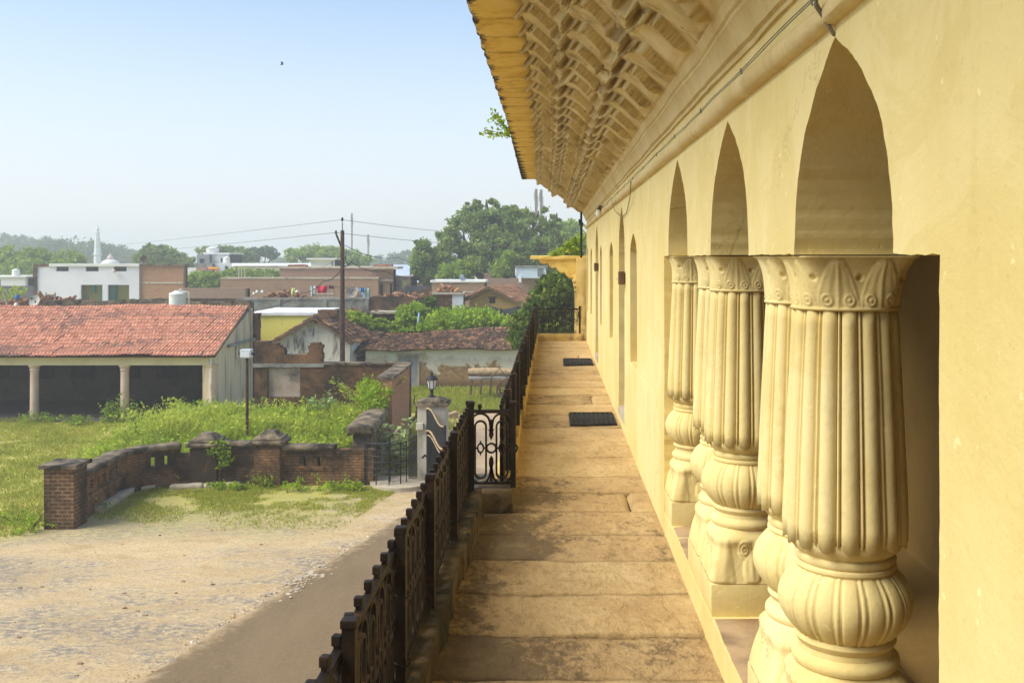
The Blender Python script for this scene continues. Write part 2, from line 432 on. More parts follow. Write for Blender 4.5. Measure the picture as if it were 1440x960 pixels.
MAT['black_iron'] = m_flat('black_paint', (0.02, 0.022, 0.024), 0.3, 8, 0.5, 0.2)
MAT['rubber'] = m_flat('black_rubber', (0.022, 0.022, 0.022), 0.3, 30, 0.75)
MAT['kerb'] = m_plaster('kerb_moss', (0.12, 0.085, 0.045), (0.04, 0.032, 0.02), (0.26, 0.19, 0.10), 5, stain=(0.03, 0.028, 0.018), st=(0.45, 0.6), sscale=3, bump=0.8)
MAT['kerb_y'] = m_plaster('kerb_yellow', (0.52, 0.36, 0.11), (0.36, 0.23, 0.06), (0.62, 0.46, 0.18), 3, stain=(0.09, 0.065, 0.03), st=(0.52, 0.68), sscale=2, bump=0.4)
MAT['white'] = m_flat('white_paint', (0.78, 0.78, 0.76), 0.06, 2)
MAT['white_old'] = m_plaster('old_whitewash', (0.70, 0.66, 0.56), (0.56, 0.50, 0.40), (0.78, 0.75, 0.68), 1.2, stain=(0.07, 0.065, 0.05), st=(0.52, 0.64), sscale=1.5, vstretch=0.3)
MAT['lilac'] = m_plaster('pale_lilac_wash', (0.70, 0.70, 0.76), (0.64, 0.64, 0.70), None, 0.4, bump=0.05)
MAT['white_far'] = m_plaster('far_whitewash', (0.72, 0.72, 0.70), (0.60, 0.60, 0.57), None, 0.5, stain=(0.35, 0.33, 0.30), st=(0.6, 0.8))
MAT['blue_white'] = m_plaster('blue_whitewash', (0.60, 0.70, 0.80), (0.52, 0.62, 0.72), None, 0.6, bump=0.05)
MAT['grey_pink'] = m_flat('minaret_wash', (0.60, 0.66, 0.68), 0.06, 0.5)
MAT['dome'] = m_flat('dome_wash', (0.62, 0.50, 0.46), 0.06, 0.5)
MAT['yellow'] = m_plaster('yellow_wash', (0.82, 0.72, 0.14), (0.72, 0.60, 0.10), (0.85, 0.77, 0.22), 1, stain=(0.40, 0.32, 0.10), st=(0.62, 0.8), sscale=1.3)
MAT['ochre'] = m_plaster('ochre_mud', (0.52, 0.34, 0.11), (0.40, 0.25, 0.075), None, 1.5)
MAT['olive'] = m_plaster('olive_wash', (0.34, 0.32, 0.08), (0.28, 0.26, 0.06), None, 1)
MAT['concrete'] = m_plaster('grey_concrete', (0.26, 0.25, 0.22), (0.13, 0.125, 0.11), (0.38, 0.37, 0.33), 1.3, stain=(0.05, 0.05, 0.042), st=(0.5, 0.7), sscale=0.8, bump=0.4)
MAT['gable'] = m_plaster('streaked_render', (0.68, 0.56, 0.38), (0.50, 0.40, 0.26), (0.78, 0.67, 0.50), 2.5, stain=(0.09, 0.08, 0.065), st=(0.52, 0.68), sscale=2.0, vstretch=0.12, bump=0.2)
MAT['grey_shed'] = m_flat('grey_render', (0.30, 0.31, 0.32), 0.15, 1)
MAT['darkgrey'] = m_flat('slate_render', (0.10, 0.105, 0.12), 0.2, 1)
MAT['stone_pale'] = m_plaster('pale_stone', (0.50, 0.43, 0.32), (0.34, 0.28, 0.19), None, 4, stain=(0.14, 0.11, 0.07), st=(0.55, 0.72), sscale=3, bump=0.4)
MAT['post_stone'] = m_plaster('post_render', (0.55, 0.52, 0.43), (0.42, 0.39, 0.30), (0.62, 0.60, 0.52), 2.2, stain=(0.22, 0.19, 0.13), st=(0.55, 0.72), sscale=2, vstretch=0.4)
MAT['mould_stone'] = m_plaster('mouldy_stone', (0.20, 0.155, 0.10), (0.055, 0.045, 0.033), (0.40, 0.31, 0.19), 2.6, stain=(0.022, 0.02, 0.015), st=(0.46, 0.62), sscale=1.7, bump=0.8)
MAT['brick_old'] = m_brick('old_mouldy_brick', (0.30, 0.13, 0.045), (0.44, 0.22, 0.085), (0.16, 0.11, 0.06), (0.022, 0.017, 0.011), (0.38, 0.56), ms=0.02)
MAT['brick_pillar'] = m_brick('worn_pillar_brick', (0.10, 0.043, 0.02), (0.20, 0.088, 0.034), (0.30, 0.22, 0.12), (0.022, 0.018, 0.012), (0.36, 0.56), (0.21, 0.085), 0.016)
MAT['brick_ruin'] = m_brick('ruin_brick', (0.24, 0.105, 0.04), (0.32, 0.15, 0.06), (0.16, 0.115, 0.07), (0.03, 0.024, 0.016), (0.34, 0.56))
MAT['brick_red'] = m_brick('orange_brick', (0.50, 0.26, 0.13), (0.42, 0.20, 0.10), (0.42, 0.30, 0.2), (0.25, 0.13, 0.07), (0.55, 0.85), (0.24, 0.08), 0.01)
MAT['brick_far'] = m_brick('village_brick', (0.40, 0.22, 0.12), (0.34, 0.18, 0.10), (0.40, 0.32, 0.25), (0.20, 0.12, 0.08), (0.52, 0.8), (0.24, 0.08), 0.012)
MAT['brick_pink'] = m_brick('pink_brick', (0.40, 0.26, 0.18), (0.34, 0.21, 0.15), (0.36, 0.28, 0.22), (0.2, 0.13, 0.09), (0.55, 0.85), (0.24, 0.08), 0.012)
MAT['tile_old'] = m_tiles('old_clay_tiles', [(0.0, (0.05, 0.032, 0.022)), (0.35, (0.15, 0.08, 0.045)), (0.7, (0.27, 0.135, 0.07)), (1.0, (0.50, 0.28, 0.14))], (0.045, 0.035, 0.026), (0.40, 0.66))
MAT['tile_far'] = m_tiles('worn_clay_tiles', [(0.0, (0.16, 0.08, 0.045)), (0.5, (0.34, 0.16, 0.08)), (1.0, (0.52, 0.28, 0.14))], (0.12, 0.075, 0.05), (0.5, 0.75))
def _shedtile():
    n = N('red_pantiles'); x, y, z = n.sep()
    c, f = n.brick(1.0, (0.66, 0.30, 0.18), (0.53, 0.215, 0.12), (0.20, 0.08, 0.05), 0.012, 0.26, 0.36, n.comb(x, n.math('MULTIPLY', y, 1.13)), 0.0)
    d = n.noise(0.55, 8, 0.7, n.scale((0.7, 1.2, 1)), 0.5); e = n.noise(5.5, 5, 0.7)
    k = n.math('ADD', d, n.math('MULTIPLY', e, 0.62))
    c = n.mix(n.mr(k, 0.80, 0.95, 0, 0.8), c, (0.12, 0.085, 0.065))
    c = n.mix(n.mr(e, 0.35, 0.6, 0.25, 0), c, (0.72, 0.36, 0.24)); n.bump(e, 0.2, 0.02)
    return n.out(c, 0.9)
MAT['tile_red'] = _shedtile()
MAT['wood'] = m_flat('brown_wood', (0.16, 0.095, 0.05), 0.3, 6, 0.8)
MAT['wood_pale'] = m_flat('weathered_log', (0.42, 0.30, 0.17), 0.25, 6, 0.9)
MAT['wood_grey'] = m_plaster('grey_door_paint', (0.42, 0.42, 0.42), (0.33, 0.33, 0.33), None, 4, stain=(0.25, 0.21, 0.17), st=(0.55, 0.75), sscale=3, vstretch=0.3)
MAT['door'] = m_flat('door_brown', (0.20, 0.15, 0.085), 0.25, 5, 0.7)
MAT['pane'] = m_flat('dark_glass', (0.03, 0.035, 0.04), 0.2, 3, 0.25)
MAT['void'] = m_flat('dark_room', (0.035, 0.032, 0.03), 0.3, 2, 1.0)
MAT['pole'] = m_flat('rusty_pole', (0.085, 0.042, 0.028), 0.35, 7, 0.7, 0.2)
MAT['galv'] = m_flat('galvanised', (0.62, 0.66, 0.67), 0.08, 2, 0.5, 0.2)
MAT['tin'] = m_flat('tin_sheet', (0.60, 0.66, 0.72), 0.08, 0.8, 0.45, 0.3)
MAT['dish'] = m_flat('dish_grey', (0.42, 0.43, 0.38), 0.12, 3)
MAT['plastic_w'] = m_flat('white_plastic', (0.80, 0.80, 0.72), 0.05, 3, 0.5)
MAT['lampglass'] = m_flat('lamp_glass', (0.72, 0.74, 0.72), 0.06, 6, 0.2)
MAT['wire'] = m_flat('black_cable', (0.03, 0.028, 0.026), 0.2, 9, 0.7)
MAT['wire_grey'] = m_flat('grey_cable', (0.22, 0.20, 0.15), 0.2, 9, 0.7)
for nm, c in (('red', (0.62, 0.02, 0.06)), ('maroon', (0.10, 0.02, 0.03)), ('orange', (0.85, 0.33, 0.02)), ('blue', (0.03, 0.17, 0.50)), ('skyblue', (0.40, 0.62, 0.85)), ('palegreen', (0.42, 0.52, 0.42)),
              ('greycloth', (0.52, 0.56, 0.54)), ('black', (0.02, 0.022, 0.025)), ('lime', (0.60, 0.64, 0.22)), ('teal', (0.02, 0.20, 0.15)), ('tarp', (0.025, 0.027, 0.03)), ('bluegrey', (0.34, 0.42, 0.50)), ('pink', (0.62, 0.12, 0.2))):
    MAT[nm] = m_flat(nm + '_cloth', c, 0.15, 5, 0.8)
MAT['leaf_big'] = m_leaf('neem_leaves', (0.08, 0.15, 0.03), (0.2, 0.3, 0.065), (0.38, 0.46, 0.12), 0.45)
MAT['leaf_far'] = m_leaf('far_leaves', (0.06, 0.11, 0.04), (0.1, 0.17, 0.055), (0.16, 0.23, 0.07), 0.3)
MAT['leaf_bright'] = m_leaf('bright_leaves', (0.12, 0.2, 0.025), (0.25, 0.37, 0.045), (0.42, 0.52, 0.09), 0.4)
MAT['leaf_dark'] = m_leaf('dark_leaves', (0.03, 0.065, 0.014), (0.09, 0.16, 0.026), (0.24, 0.3, 0.045), 0.35)
MAT['leaf_creep'] = m_leaf('creeper_leaves', (0.11, 0.21, 0.018), (0.28, 0.43, 0.03), (0.48, 0.58, 0.06), 0.4)
MAT['leaf_blue'] = m_leaf('glaucous_leaves', (0.14, 0.22, 0.06), (0.28, 0.4, 0.12), (0.5, 0.58, 0.26), 0.3)
MAT['grass'] = m_leaf('short_grass', (0.2, 0.26, 0.03), (0.38, 0.42, 0.055), (0.58, 0.52, 0.13), 0.3)
MAT['weed'] = m_leaf('tall_weeds', (0.18, 0.29, 0.025), (0.36, 0.49, 0.045), (0.6, 0.62, 0.11), 0.38)
MAT['bark'] = m_flat('bark', (0.10, 0.075, 0.05), 0.3, 5, 1.0, 0.0, 0.5)
def _ground():
    n = N('yard_ground'); x, y, z = n.sep()
    big = n.noise(0.22, 6, 0.62, n.scale((0.8, 1.6, 1))); med = n.noise(1.1, 7, 0.68, n.scale((0.8, 1.5, 1)), 0.4); fin = n.noise(16, 6, 0.75); mic = n.noise(70, 3, 0.7)
    c = n.ramp(med, [(0.3, (0.41, 0.29, 0.15)), (0.5, (0.58, 0.435, 0.235)), (0.7, (0.68, 0.535, 0.32))])
    gr = n.math('ADD', n.math('MULTIPLY', big, 0.75), n.math('MULTIPLY', med, 0.55))
    spk = n.noise(7, 7, 0.8, n.scale((0.8, 1.3, 1)))
    c = n.mix(n.math('MULTIPLY', n.mr(gr, 0.58, 0.72, 0, 1.0), n.mr(spk, 0.42, 0.56, 0.1, 0.95)), c, (0.20, 0.185, 0.165))
    c = n.mix(n.mr(fin, 0.50, 0.66, 0, 0.75), c, (0.24, 0.165, 0.095))
    c = n.mix(n.mr(mic, 0.60, 0.70, 0, 0.6), c, (0.78, 0.67, 0.50))
    peb = n.voro(5.5, None, 'F1'); pm = n.math('MULTIPLY', n.mr(peb, 0.05, 0.12, 1, 0), n.mr(med, 0.5, 0.6))
    c = n.mix(n.math('MULTIPLY', pm, 0.7), c, (0.30, 0.19, 0.10))
    grass = n.ramp(n.math('ADD', n.math('MULTIPLY', med, 0.6), n.math('MULTIPLY', fin, 0.4)), [(0.3, (0.24, 0.25, 0.035)), (0.5, (0.40, 0.38, 0.07)), (0.7, (0.55, 0.44, 0.14))])
    # the grown-over parts of the yard: a field left of the brick wall, a fringe in front of it, the verge behind the gate
    nz = n.math('MULTIPLY', n.math('SUBTRACT', med, 0.5), 7.0)
    f1 = n.math('MULTIPLY', n.mr(n.math('ADD', x, n.math('MULTIPLY', nz, 0.25)), -10.9, -11.7, 0, 1), n.mr(n.math('ADD', y, n.math('MULTIPLY', nz, 0.3)), 20.6, 21.8, 0, 1))
    f2 = n.math('MULTIPLY', n.mr(n.math('ADD', y, nz), 20.8, 25.2, 0, 1.0), n.mr(n.math('ADD', x, nz), -4.2, -5.6, 0, 1))
    f3 = n.mr(n.math('ADD', y, nz), 38.0, 40.0, 0, 1)
    f4 = n.math('MULTIPLY', n.mr(n.math('ADD', y, n.math('MULTIPLY', nz, 0.4)), 28.0, 29.0, 0, 1), n.mr(n.math('ADD', x, nz), -3.6, -4.6, 0, 1))
    f = n.math('MAXIMUM', n.math('MAXIMUM', f1, f2), n.math('MAXIMUM', f3, f4))
    c = n.mix(n.math('MULTIPLY', f, n.mr(fin, 0.25, 0.6, 0.55, 1.0)), c, grass)
    n.bump(n.math('ADD', n.math('MULTIPLY', med, 2.0), n.math('MULTIPLY', fin, 0.5)), 0.5, 0.06)
    return n.out(c, 1.0)
MAT['ground'] = _ground()
def _road():
    n = N('worn_asphalt'); a = n.noise(0.8, 6, 0.6, n.scale((1.6, 0.5, 1))); g = n.noise(13, 8, 0.82); h = n.noise(2.2, 8, 0.75, n.scale((1.5, .6, 1)), .6)
    c = n.ramp(a, [(0.3, (0.15, 0.106, 0.058)), (0.7, (0.21, 0.15, 0.083))])
    c = n.mix(n.mr(g, 0.42, 0.66, 0, 0.75), c, (0.24, 0.175, 0.10)); 
    c = n.mix(n.mr(h, 0.58, 0.70, 0, 0.35), c, (0.30, 0.22, 0.13)); c = n.mix(n.mr(h, 0.42, 0.30, 0, 0.5), c, (0.10, 0.075, 0.045))
    x, y, z = n.sep(); dd = n.math('SUBTRACT', x, n.math('SUBTRACT', n.math('MULTIPLY', y, 0.27), 9.66)); q = n.noise(3.0, 8, 0.75)
    c = n.mix(n.mr(n.math('SUBTRACT', n.math('MULTIPLY', q, 1.6), dd), 0.55, 0.95, 0, 0.75), c, (0.50, 0.37, 0.21)); n.bump(g, 0.35, 0.01)
    return n.out(c, 0.95)
MAT['road'] = _road()
# ------------------------------------------------------------------ the long arcaded building
WX = 0.667; FL = -1.65                               # wall plane, floor (relative to the eye)
def W(x, y, h): return Vector((x, y, EYE + h))
palace = thing('palace_building', 'long cream plastered building with pointed arches, fluted columns and carved overhanging eave', 'building', (1.5, 8, 0))
def arch_pts(y0, y1, spring, rise, n=12):            # from far (y1) to near (y0) over the pointed apex
    c = (y0 + y1)/2; hw = (y1 - y0)/2
    T = [(1.0, 0.0), (.995, .08), (.985, .16), (.965, .25), (.93, .36), (.865, .468), (.775, .578), (.66, .668), (.52, .760), (.36, .848), (.18, .928), (0.0, 1.0)]
    for _ in range(2): T = [T[0]] + [((p[0]*u + q[0]*(1 - u)), (p[1]*u + q[1]*(1 - u))) for p, q in zip(T, T[1:]) for u in (0.75, 0.25)] + [T[-1]]
    return [(c + hw*a, spring + rise*b) for a, b in T] + [(c - hw*a, spring + rise*b) for a, b in T[::-1][1:]]
def chip(loop, step=0.045, amp=0.0045, sd=0):          # hand-plastered edge: densified and slightly uneven
    o = []
    for (a, b), (c, d) in zip(loop, loop[1:] + loop[:1]):
        m = max(1, int(math.hypot(c - a, d - b)/step))
        for i in range(m):
            u, v = a + (c - a)*i/m, b + (d - b)*i/m
            o.append((u + amp*noise.noise(Vector((u*9, v*9, sd))) + amp*.7*noise.noise(Vector((u*27, v*27, sd))), v + amp*noise.noise(Vector((u*9, v*9, sd + 5))) + amp*.9*noise.noise(Vector((u*31, v*31, sd + 7)))))
    return o
ARCH = [(1.947, 2.745), (3.385, 4.205), (4.92, 5.735)]
SILL = -1.52
loops = [[(-3.0, FL - 0.05), (19.5, FL - 0.05), (19.5, 0.90), (-3.0, 0.90)]]
op = [(1.715, SILL), (5.95, SILL), (5.95, 0.004)]
for a in ARCH[::-1]: op += arch_pts(a[0], a[1], 0.006, 0.512)
op += [(1.715, 0.004)]
loops.append(chip(op, 0.03, 0.006))
WIN = [(7.87, 8.55, -0.90, 0.0, 0.19), (11.0, 11.62, -0.94, 0.0, 0.17), (13.45, 14.0, -0.96, 0.0, 0.16), (16.8, 17.5, -1.0, 0.0, 0.16), (18.6, 19.2, -1.05, 0.02, 0.2)]
DOORS = [(9.22, 10.02, -1.50, 0.0, 0.49), (14.55, 15.45, -1.50, 0.0, 0.47)]
for (a, b, s0, sp, ri) in WIN + DOORS: loops.append(chip([(a, s0), (b, s0)] + arch_pts(a, b, sp, ri, 8), 0.08, 0.006))
mb = MB()
def pw(u, v, d): return W(WX + d + 0.004*noise.noise(Vector((u*0.8, v*1.3, 1))) , u, v)
mb.plate(loops, pw, 0.36)
wall = mb.build('facade_wall', MAT['cream'], palace)
for k, (a, b, s0, sp, ri) in enumerate(WIN + DOORS):
    door = k >= len(WIN)
    mb = MB(); d0 = WX + 0.17
    mb.box(W(d0, a - 0.02, s0 - 0.02), W(d0 + 0.03, b + 0.02, sp + ri))
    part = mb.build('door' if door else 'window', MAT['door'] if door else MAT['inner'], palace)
    mb = MB(); c = (a + b)/2
    for q in (a + 0.04, c - 0.025, c + 0.025, b - 0.04): mb.box(W(d0 - 0.012, q - 0.02, s0), W(d0 + 0.001, q + 0.02, sp))
    for h in np.linspace(s0 + 0.06, sp, 5): mb.box(W(d0 - 0.010, a, h - 0.03), W(d0 + 0.0015, b, h + 0.03))
    mb.build('shutter_frame', MAT['wood'], part)
    if door:
        MB().bevbox(W(WX - 0.004, a + 0.004, -1.56), W(WX + 0.16, b - 0.004, -1.492), 0.004).build('threshold', MAT['stone_pale'], part)
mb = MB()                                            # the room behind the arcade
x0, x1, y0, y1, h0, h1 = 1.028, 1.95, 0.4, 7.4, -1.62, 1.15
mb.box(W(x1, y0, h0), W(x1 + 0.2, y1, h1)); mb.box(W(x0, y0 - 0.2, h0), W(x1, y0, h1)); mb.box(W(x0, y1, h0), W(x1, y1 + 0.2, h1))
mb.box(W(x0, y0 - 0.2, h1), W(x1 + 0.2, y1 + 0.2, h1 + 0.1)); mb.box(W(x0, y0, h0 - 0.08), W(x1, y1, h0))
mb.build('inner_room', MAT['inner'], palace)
mb = MB()                                            # everything below the walkway, behind the facade and the roof
mb.box((-0.585, -3, -0.3), (6, 6.6, EYE + FL - 0.06)); mb.box((-0.40, 6.6, -0.3), (6, 19.78, EYE + FL - 0.06))
mb.box(W(3.6, -3, FL - 0.06), W(6, 19.5, 1.3)); mb.box(W(WX, 19.2, FL - 0.05), W(3.6, 19.49, 1.3)) if False else None
mb.build('lower_storey', MAT['kerb_y'], palace)
MB().box(W(0.2, -3, 1.50), W(6, 19.3, 1.72)).build('flat_roof', MAT['concrete'], palace)
mb = MB()                                            # stone sill between the plinths
for a, b in ((1.72, 2.70), (3.44, 4.17), (4.91, 5.94)):
    mb.rough(W(WX + 0.012, a, SILL - 0.03), W(1.2, b, SILL + 0.004), 0.12, 0.004, a)
mb.rough(W(1.031, 1.72, SILL - 0.1), W(1.3, 5.94, SILL - 0.004), 0.2, 0.004, 9)
mb.build('sill_stone', MAT['sillstone'], palace, True)
def sweep(mb, poly, y0, y1, n, wob=0.004, seed=0):
    k = len(poly)
    def fn(i, j):
        p = poly[int(round(i*k)) % k]; y = y0 + (y1 - y0)*j
        q = wob*noise.noise(Vector((y*1.3, p[1]*9, seed))) + 0.4*wob*noise.noise(Vector((y*6, p[1]*14, seed)))
        return W(WX - p[0] - q, y, p[1] + q*0.8)
    return mb.grid(fn, k, n, closed=True, cap=True)
mb = MB(); sweep(mb, [(-0.02, .70), (.012, .70), (.014, .716), (.028, .722), (.036, .75), (.052, .79), (.060, .797), (.060, .812), (.070, .818), (.080, .85), (.092, .885), (.096, .93), (-0.02, .93)], -3, 19.5, 180, 0.007)
mb.build('cornice', MAT['cornice'], palace, 'auto')
mb = MB(); sweep(mb, [(-0.02, .545), (.018, .545), (.033, .556), (.040, .575), (.036, .598), (.022, .612), (-0.02, .616)], -3, 19.5, 180, 0.009, 5)
mb.build('roll_moulding', MAT['cornice'], palace, 'auto')

# carved soffit of the eave: tiers of hanging buds on arms with scalloped cells
PER = 0.52
def eshift(y): return -0.09*max(0, min(1, (y - 11)/8))
def relief(y, v):
    u = y/PER + 0.13*noise.noise(Vector((y*0.3, 7, 1))); h = 0.0
    row = v/0.355 - 0.05 + 0.03*noise.noise(Vector((y*1.9, 2, 2))); k = math.floor(row); t = row - k     # three tiers of cells
    # each bay's edge runs out along an arm, drops round a bud and steps back: a serpentine line across the soffit
    if t < 0.50: wv = 0.30*(t/0.50)**0.9
    elif t < 0.66: wv = 0.30 - 0.20*(t - 0.50)/0.16
    elif t < 0.82: wv = 0.10 - 0.22*math.sin((t - 0.66)/0.16*math.pi)
    else: wv = 0.10 - 0.10*(t - 0.82)/0.18
    wv += 0.05*noise.noise(Vector((math.floor(u)*3.7, row*2.3, 4)))
    q = u + wv; f = q - math.floor(q); sd = math.floor(q)
    h = 0.034*(1 - f)**1.3 + 0.016*t                              # shingle slope and tier slope
    e = min(f, 1 - f)*PER                                         # distance from the raised edge line
    wd = 0.017 + 0.004*math.sin(sd*5 + k)
    if e < wd: h = max(h, 0.034 + 0.016*t + 0.020*math.sqrt(1 - (e/wd)**2))
    for tc, rr, hh in ((0.735, 0.042, 0.058), (0.05, 0.026, 0.034)):       # bud and knob on the line
        b = 1 + 0.25*noise.noise(Vector((sd*1.7, k*2.9, tc)))
        df = f if f < 0.5 else f - 1
        bx = (df + 0.10*(tc > 0.5))*PER/(rr*b); bv = (t - tc)*0.36/(rr*1.05*b); r2 = bx*bx + bv*bv
        if r2 < 1: h = max(h, 0.040 + 0.016*t + hh*b*math.sqrt(1 - r2)*(1 + 0.10*math.cos(6*math.atan2(bv, bx))))
    br = noise.noise(Vector((y*1.3, v*3.0, 40)))
    if br > 0.42: h -= 0.05*min(1, (br - 0.42)/0.05)              # a few lost pieces
    h += 0.007*noise.noise(Vector((y*11, v*11, 3))) + 0.012*noise.noise(Vector((y*2.1, v*2.5, 8)))
    return h*min(1, v*14)
def soffit(i, j):
    y = ys_[int(round(i*(len(ys_) - 1)))]; v = j
    h = relief(y, v) if y > 2.2 else relief(y, v)*0.9
    return W(0.585 - 0.745*v - 0.575*h + eshift(y)*v, y, 0.862 + 0.61*v - 0.818*h)
ys_ = list(np.arange(-2.6, 3.6, 0.06)) + list(np.arange(3.6, 10, 0.0125)) + list(np.arange(10, 19.3, 0.02)) + [19.3]
mb = MB(); mb.grid(soffit, len(ys_) - 1, 110); mb.build('carved_eave', MAT['soffit'], palace, True)
mb = MB()                                            # closes the far end of the eave
vs = [soffit(1.0, j/90) for j in range(91)]; top = W(0.7, 19.3, 1.5)
mb.add(vs + [W(-0.34, 19.302, 1.5), top], [tuple(range(93))]); mb.build('eave_end', MAT['soffit'], palace)
mb = MB(); yy = np.arange(-2.6, 19.31, 0.07)
def slab(i, j):
    y = yy[int(round(i*(len(yy) - 1)))]; s = eshift(y); u = y/PER; fr = abs(u - math.floor(u) - 0.5)*2
    ed = -0.505 + s - 0.012*noise.noise(Vector((y*5, 1, 1))) + (0.014 if fr > 0.9 else 0) + 0.010*noise.noise(Vector((y*14, 2, 1)))
    st = int(y/(PER*3)) ; dz = 0.012*noise.noise(Vector((st*7.7, 0, 0)))
    pr = [(-0.10 + s, 1.50), (ed + 0.02, 1.485), (ed, 1.50), (ed + 0.004, 1.60), (ed + 0.03, 1.63), (0.25, 1.66)]
    p = pr[int(round(j*5))]
    return W(p[0], y, p[1] + dz + (0.008 if fr > 0.92 and p[0] < -0.3 else 0))
mb.grid(slab, len(yy) - 1, 5)
mb.add([slab(1, j/5) for j in range(6)], [(0, 1, 2, 3, 4, 5)])
mb.build('eave_slab', MAT['fascia'], palace)

# columns: reeded shaft with capital, melon bulb, leafy base and plinth
def superr(t, n, half): return half/((abs(math.cos(t))**n + abs(math.sin(t))**n)**(1.0/n))
def make_column():
    NR = 16
    def shaft(i, j):
        t = 2*math.pi*i; p = (NR*i) % 1.0; q = min(p, 1 - p)
        Rr = 0.141 + 0.031*(1 - j)**0.9
        if q < 0.075: r = Rr - 0.011 + 0.012*math.sqrt(max(0, 1 - (q/0.075)**2)); s = 0
        elif q < 0.125: r = Rr - 0.017; s = 0
        else: s = math.sin(math.pi*(p - 0.12)/0.76); r = Rr - 0.006 + 0.013*s**0.6
        if j < 0.02: r -= 0.004
        z = -0.80 - (0.018*s if j < 0.005 else 0) + (-0.147 + 0.80)*j
        r += 0.0012*noise.noise(Vector((t*3, z*7, 1)))
        return (r*math.cos(t), r*math.sin(t), z)
    mb = MB(); mb.grid(shaft, NR*20, 14, closed=True, cap=True); c = mb.build('column', MAT['column'], None, True)
    mb = MB()
    def cup(i, j):
        t = 2*math.pi*i; prof = [(0.162, -0.795), (0.160, -0.812), (0.148, -0.832), (0.136, -0.842), (0.133, -0.846), (0.141, -0.851), (0.143, -0.860), (0.139, -0.868), (0.136, -0.871), (0.143, -0.876), (0.144, -0.883), (0.139, -0.890), (0.137, -0.894)]
        r, z = prof[int(round(j*12))]
        if z > -0.835 and z < -0.80: r += 0.003*abs(math.sin(8*t))
        return (r*math.cos(t), r*math.sin(t), z)
    mb.grid(lambda i, j: cup(i, 1 - j), 64, 12, closed=True)
    mb.build('neck_ring', MAT['column'], c, 'auto')
    def melon(i, j):
        t = 2*math.pi*i; p = (16*i) % 1.0; q = min(p, 1 - p)
        s = math.sin(math.pi*(0.10 + 0.80*j)); z = -1.078 + 0.19*j
        r = 0.098 + 0.086*s**0.75
        if q < 0.10: r += 0.0035*math.sqrt(1 - (q/0.10)**2)
        elif q < 0.16: r -= 0.003
        else: r += 0.0025*math.sin(math.pi*(p - 0.16)/0.68) + (0.004 if int(16*i) % 2 else 0)*(s > 0.5)*min(1, (q - 0.16)/0.06)
        return (r*math.cos(t), r*math.sin(t), z)
    mb = MB(); mb.grid(melon, 224, 22, closed=True, cap=True); mb.build('melon_bulb', MAT['column'], c, True)
    mb = MB(); mb.lathe([(0.128, -1.165), (0.146, -1.163), (0.152, -1.152), (0.150, -1.139), (0.142, -1.131), (0.134, -1.124), (0.132, -1.108), (0.138, -1.100), (0.143, -1.090), (0.140, -1.079), (0.128, -1.070)], n=64)
    mb.build('base_ring', MAT['column'], c, 'auto')
    def leafrel(t, v, k):                            # k broad leaves round the bell, scrolls at their feet
        a = ((t/(2*math.pi)*k) % 1.0 - 0.5)*2; wv = max(0.02, 0.97*(1 - 0.82*v**1.5)); h = 0.0
        x = a/wv
        if abs(x) < 1: h = 0.0055*math.sqrt(1 - x*x)*(0.5 + 0.8*v) + 0.0012*math.cos(x*12)*(1 - abs(x))
        h += 0.0026*math.exp(-((abs(x) - 0.98)/0.07)**2)*(v < 0.93)
        if abs(a) < 0.05: h += 0.0015
        for sx in (-0.50, 0.50):
            d = math.hypot((a - sx)/0.30, (v - 0.15)/0.15)
            if d < 1: h = max(h, 0.010*(1 - d*d)**0.5*(0.62 + 0.38*math.cos(d*8)))
        b = ((t/(2*math.pi)*k + 0.5) % 1.0 - 0.5)*2
        d2 = (b/0.17)**2 + ((v - 0.60)/0.08)**2
        if d2 < 1: h -= 0.011*(1 - d2)
        if v > 0.8: h += 0.006*((v - 0.8)/0.2)**2*math.cos(b*3)
        return h
    def cap_(i, j):
        t = 2*math.pi*i; v = j; n = 2 + 7*v**1.4
        r = superr(t, n, 0.148 - 0.010*math.sin(math.pi*v*0.9) + 0.018*v**3)
        if v < 0.06: r = 0.151 + 0.004*math.sin(v/0.06*math.pi)
        elif v < 0.97: r += leafrel(t, (v - 0.06)/0.91, 8)*(1 if v < 0.9 else 0.6)
        else: r = superr(t, 12, 0.167)
        return (r*math.cos(t), r*math.sin(t), -0.150 + 0.152*v)
    mb = MB(); mb.grid(cap_, 240, 44, closed=True, cap=True); mb.build('capital', MAT['column'], c, True)
    def base_(i, j):
        t = 2*math.pi*i; v = j; n = 2 + 9*(1 - v)**1.1
        half = 0.138 + 0.038*(1 - v)**1.5 + 0.018*math.exp(-((v - 0.80)/0.12)**2)
        r = superr(t, n, half)
        rel = 0
        a = ((t/(2*math.pi)*4 + 0.5) % 1.0 - 0.5)*2   # face centre at a = 0
        for sx, sv in ((-0.24, 0.62), (0.24, 0.62)):
            d = math.hypot((a - sx)/0.24, (v - sv)/0.20)
            if d < 1: rel = max(rel, 0.012*(1 - d)**0.5*(0.7 + 0.3*math.cos(d*15)))
        d = math.hypot(a/0.30, (v - 0.28)/0.32)
        if d < 1: rel = max(rel, 0.010*math.sqrt(1 - d*d) + 0.002*math.cos(a*26)*(1 - d))
        b = ((t/(2*math.pi)*4) % 1.0 - 0.5)*2        # corner leaves
        if abs(b) < 0.44*(1.15 - v*0.6): rel = max(rel, 0.015*math.sqrt(max(0, 1 - (b/(0.44*(1.15 - v*0.6)))**2))*math.sin(math.pi*min(1, v + 0.15)) + 0.0012*math.cos(b*26))
        if 0.03 < v < 0.98: r += rel
        return (r*math.cos(t), r*math.sin(t), -1.385 + 0.225*v)
    mb = MB(); mb.grid(base_, 240, 44, closed=True, cap=True); mb.build('leafy_base', MAT['column'], c, True)
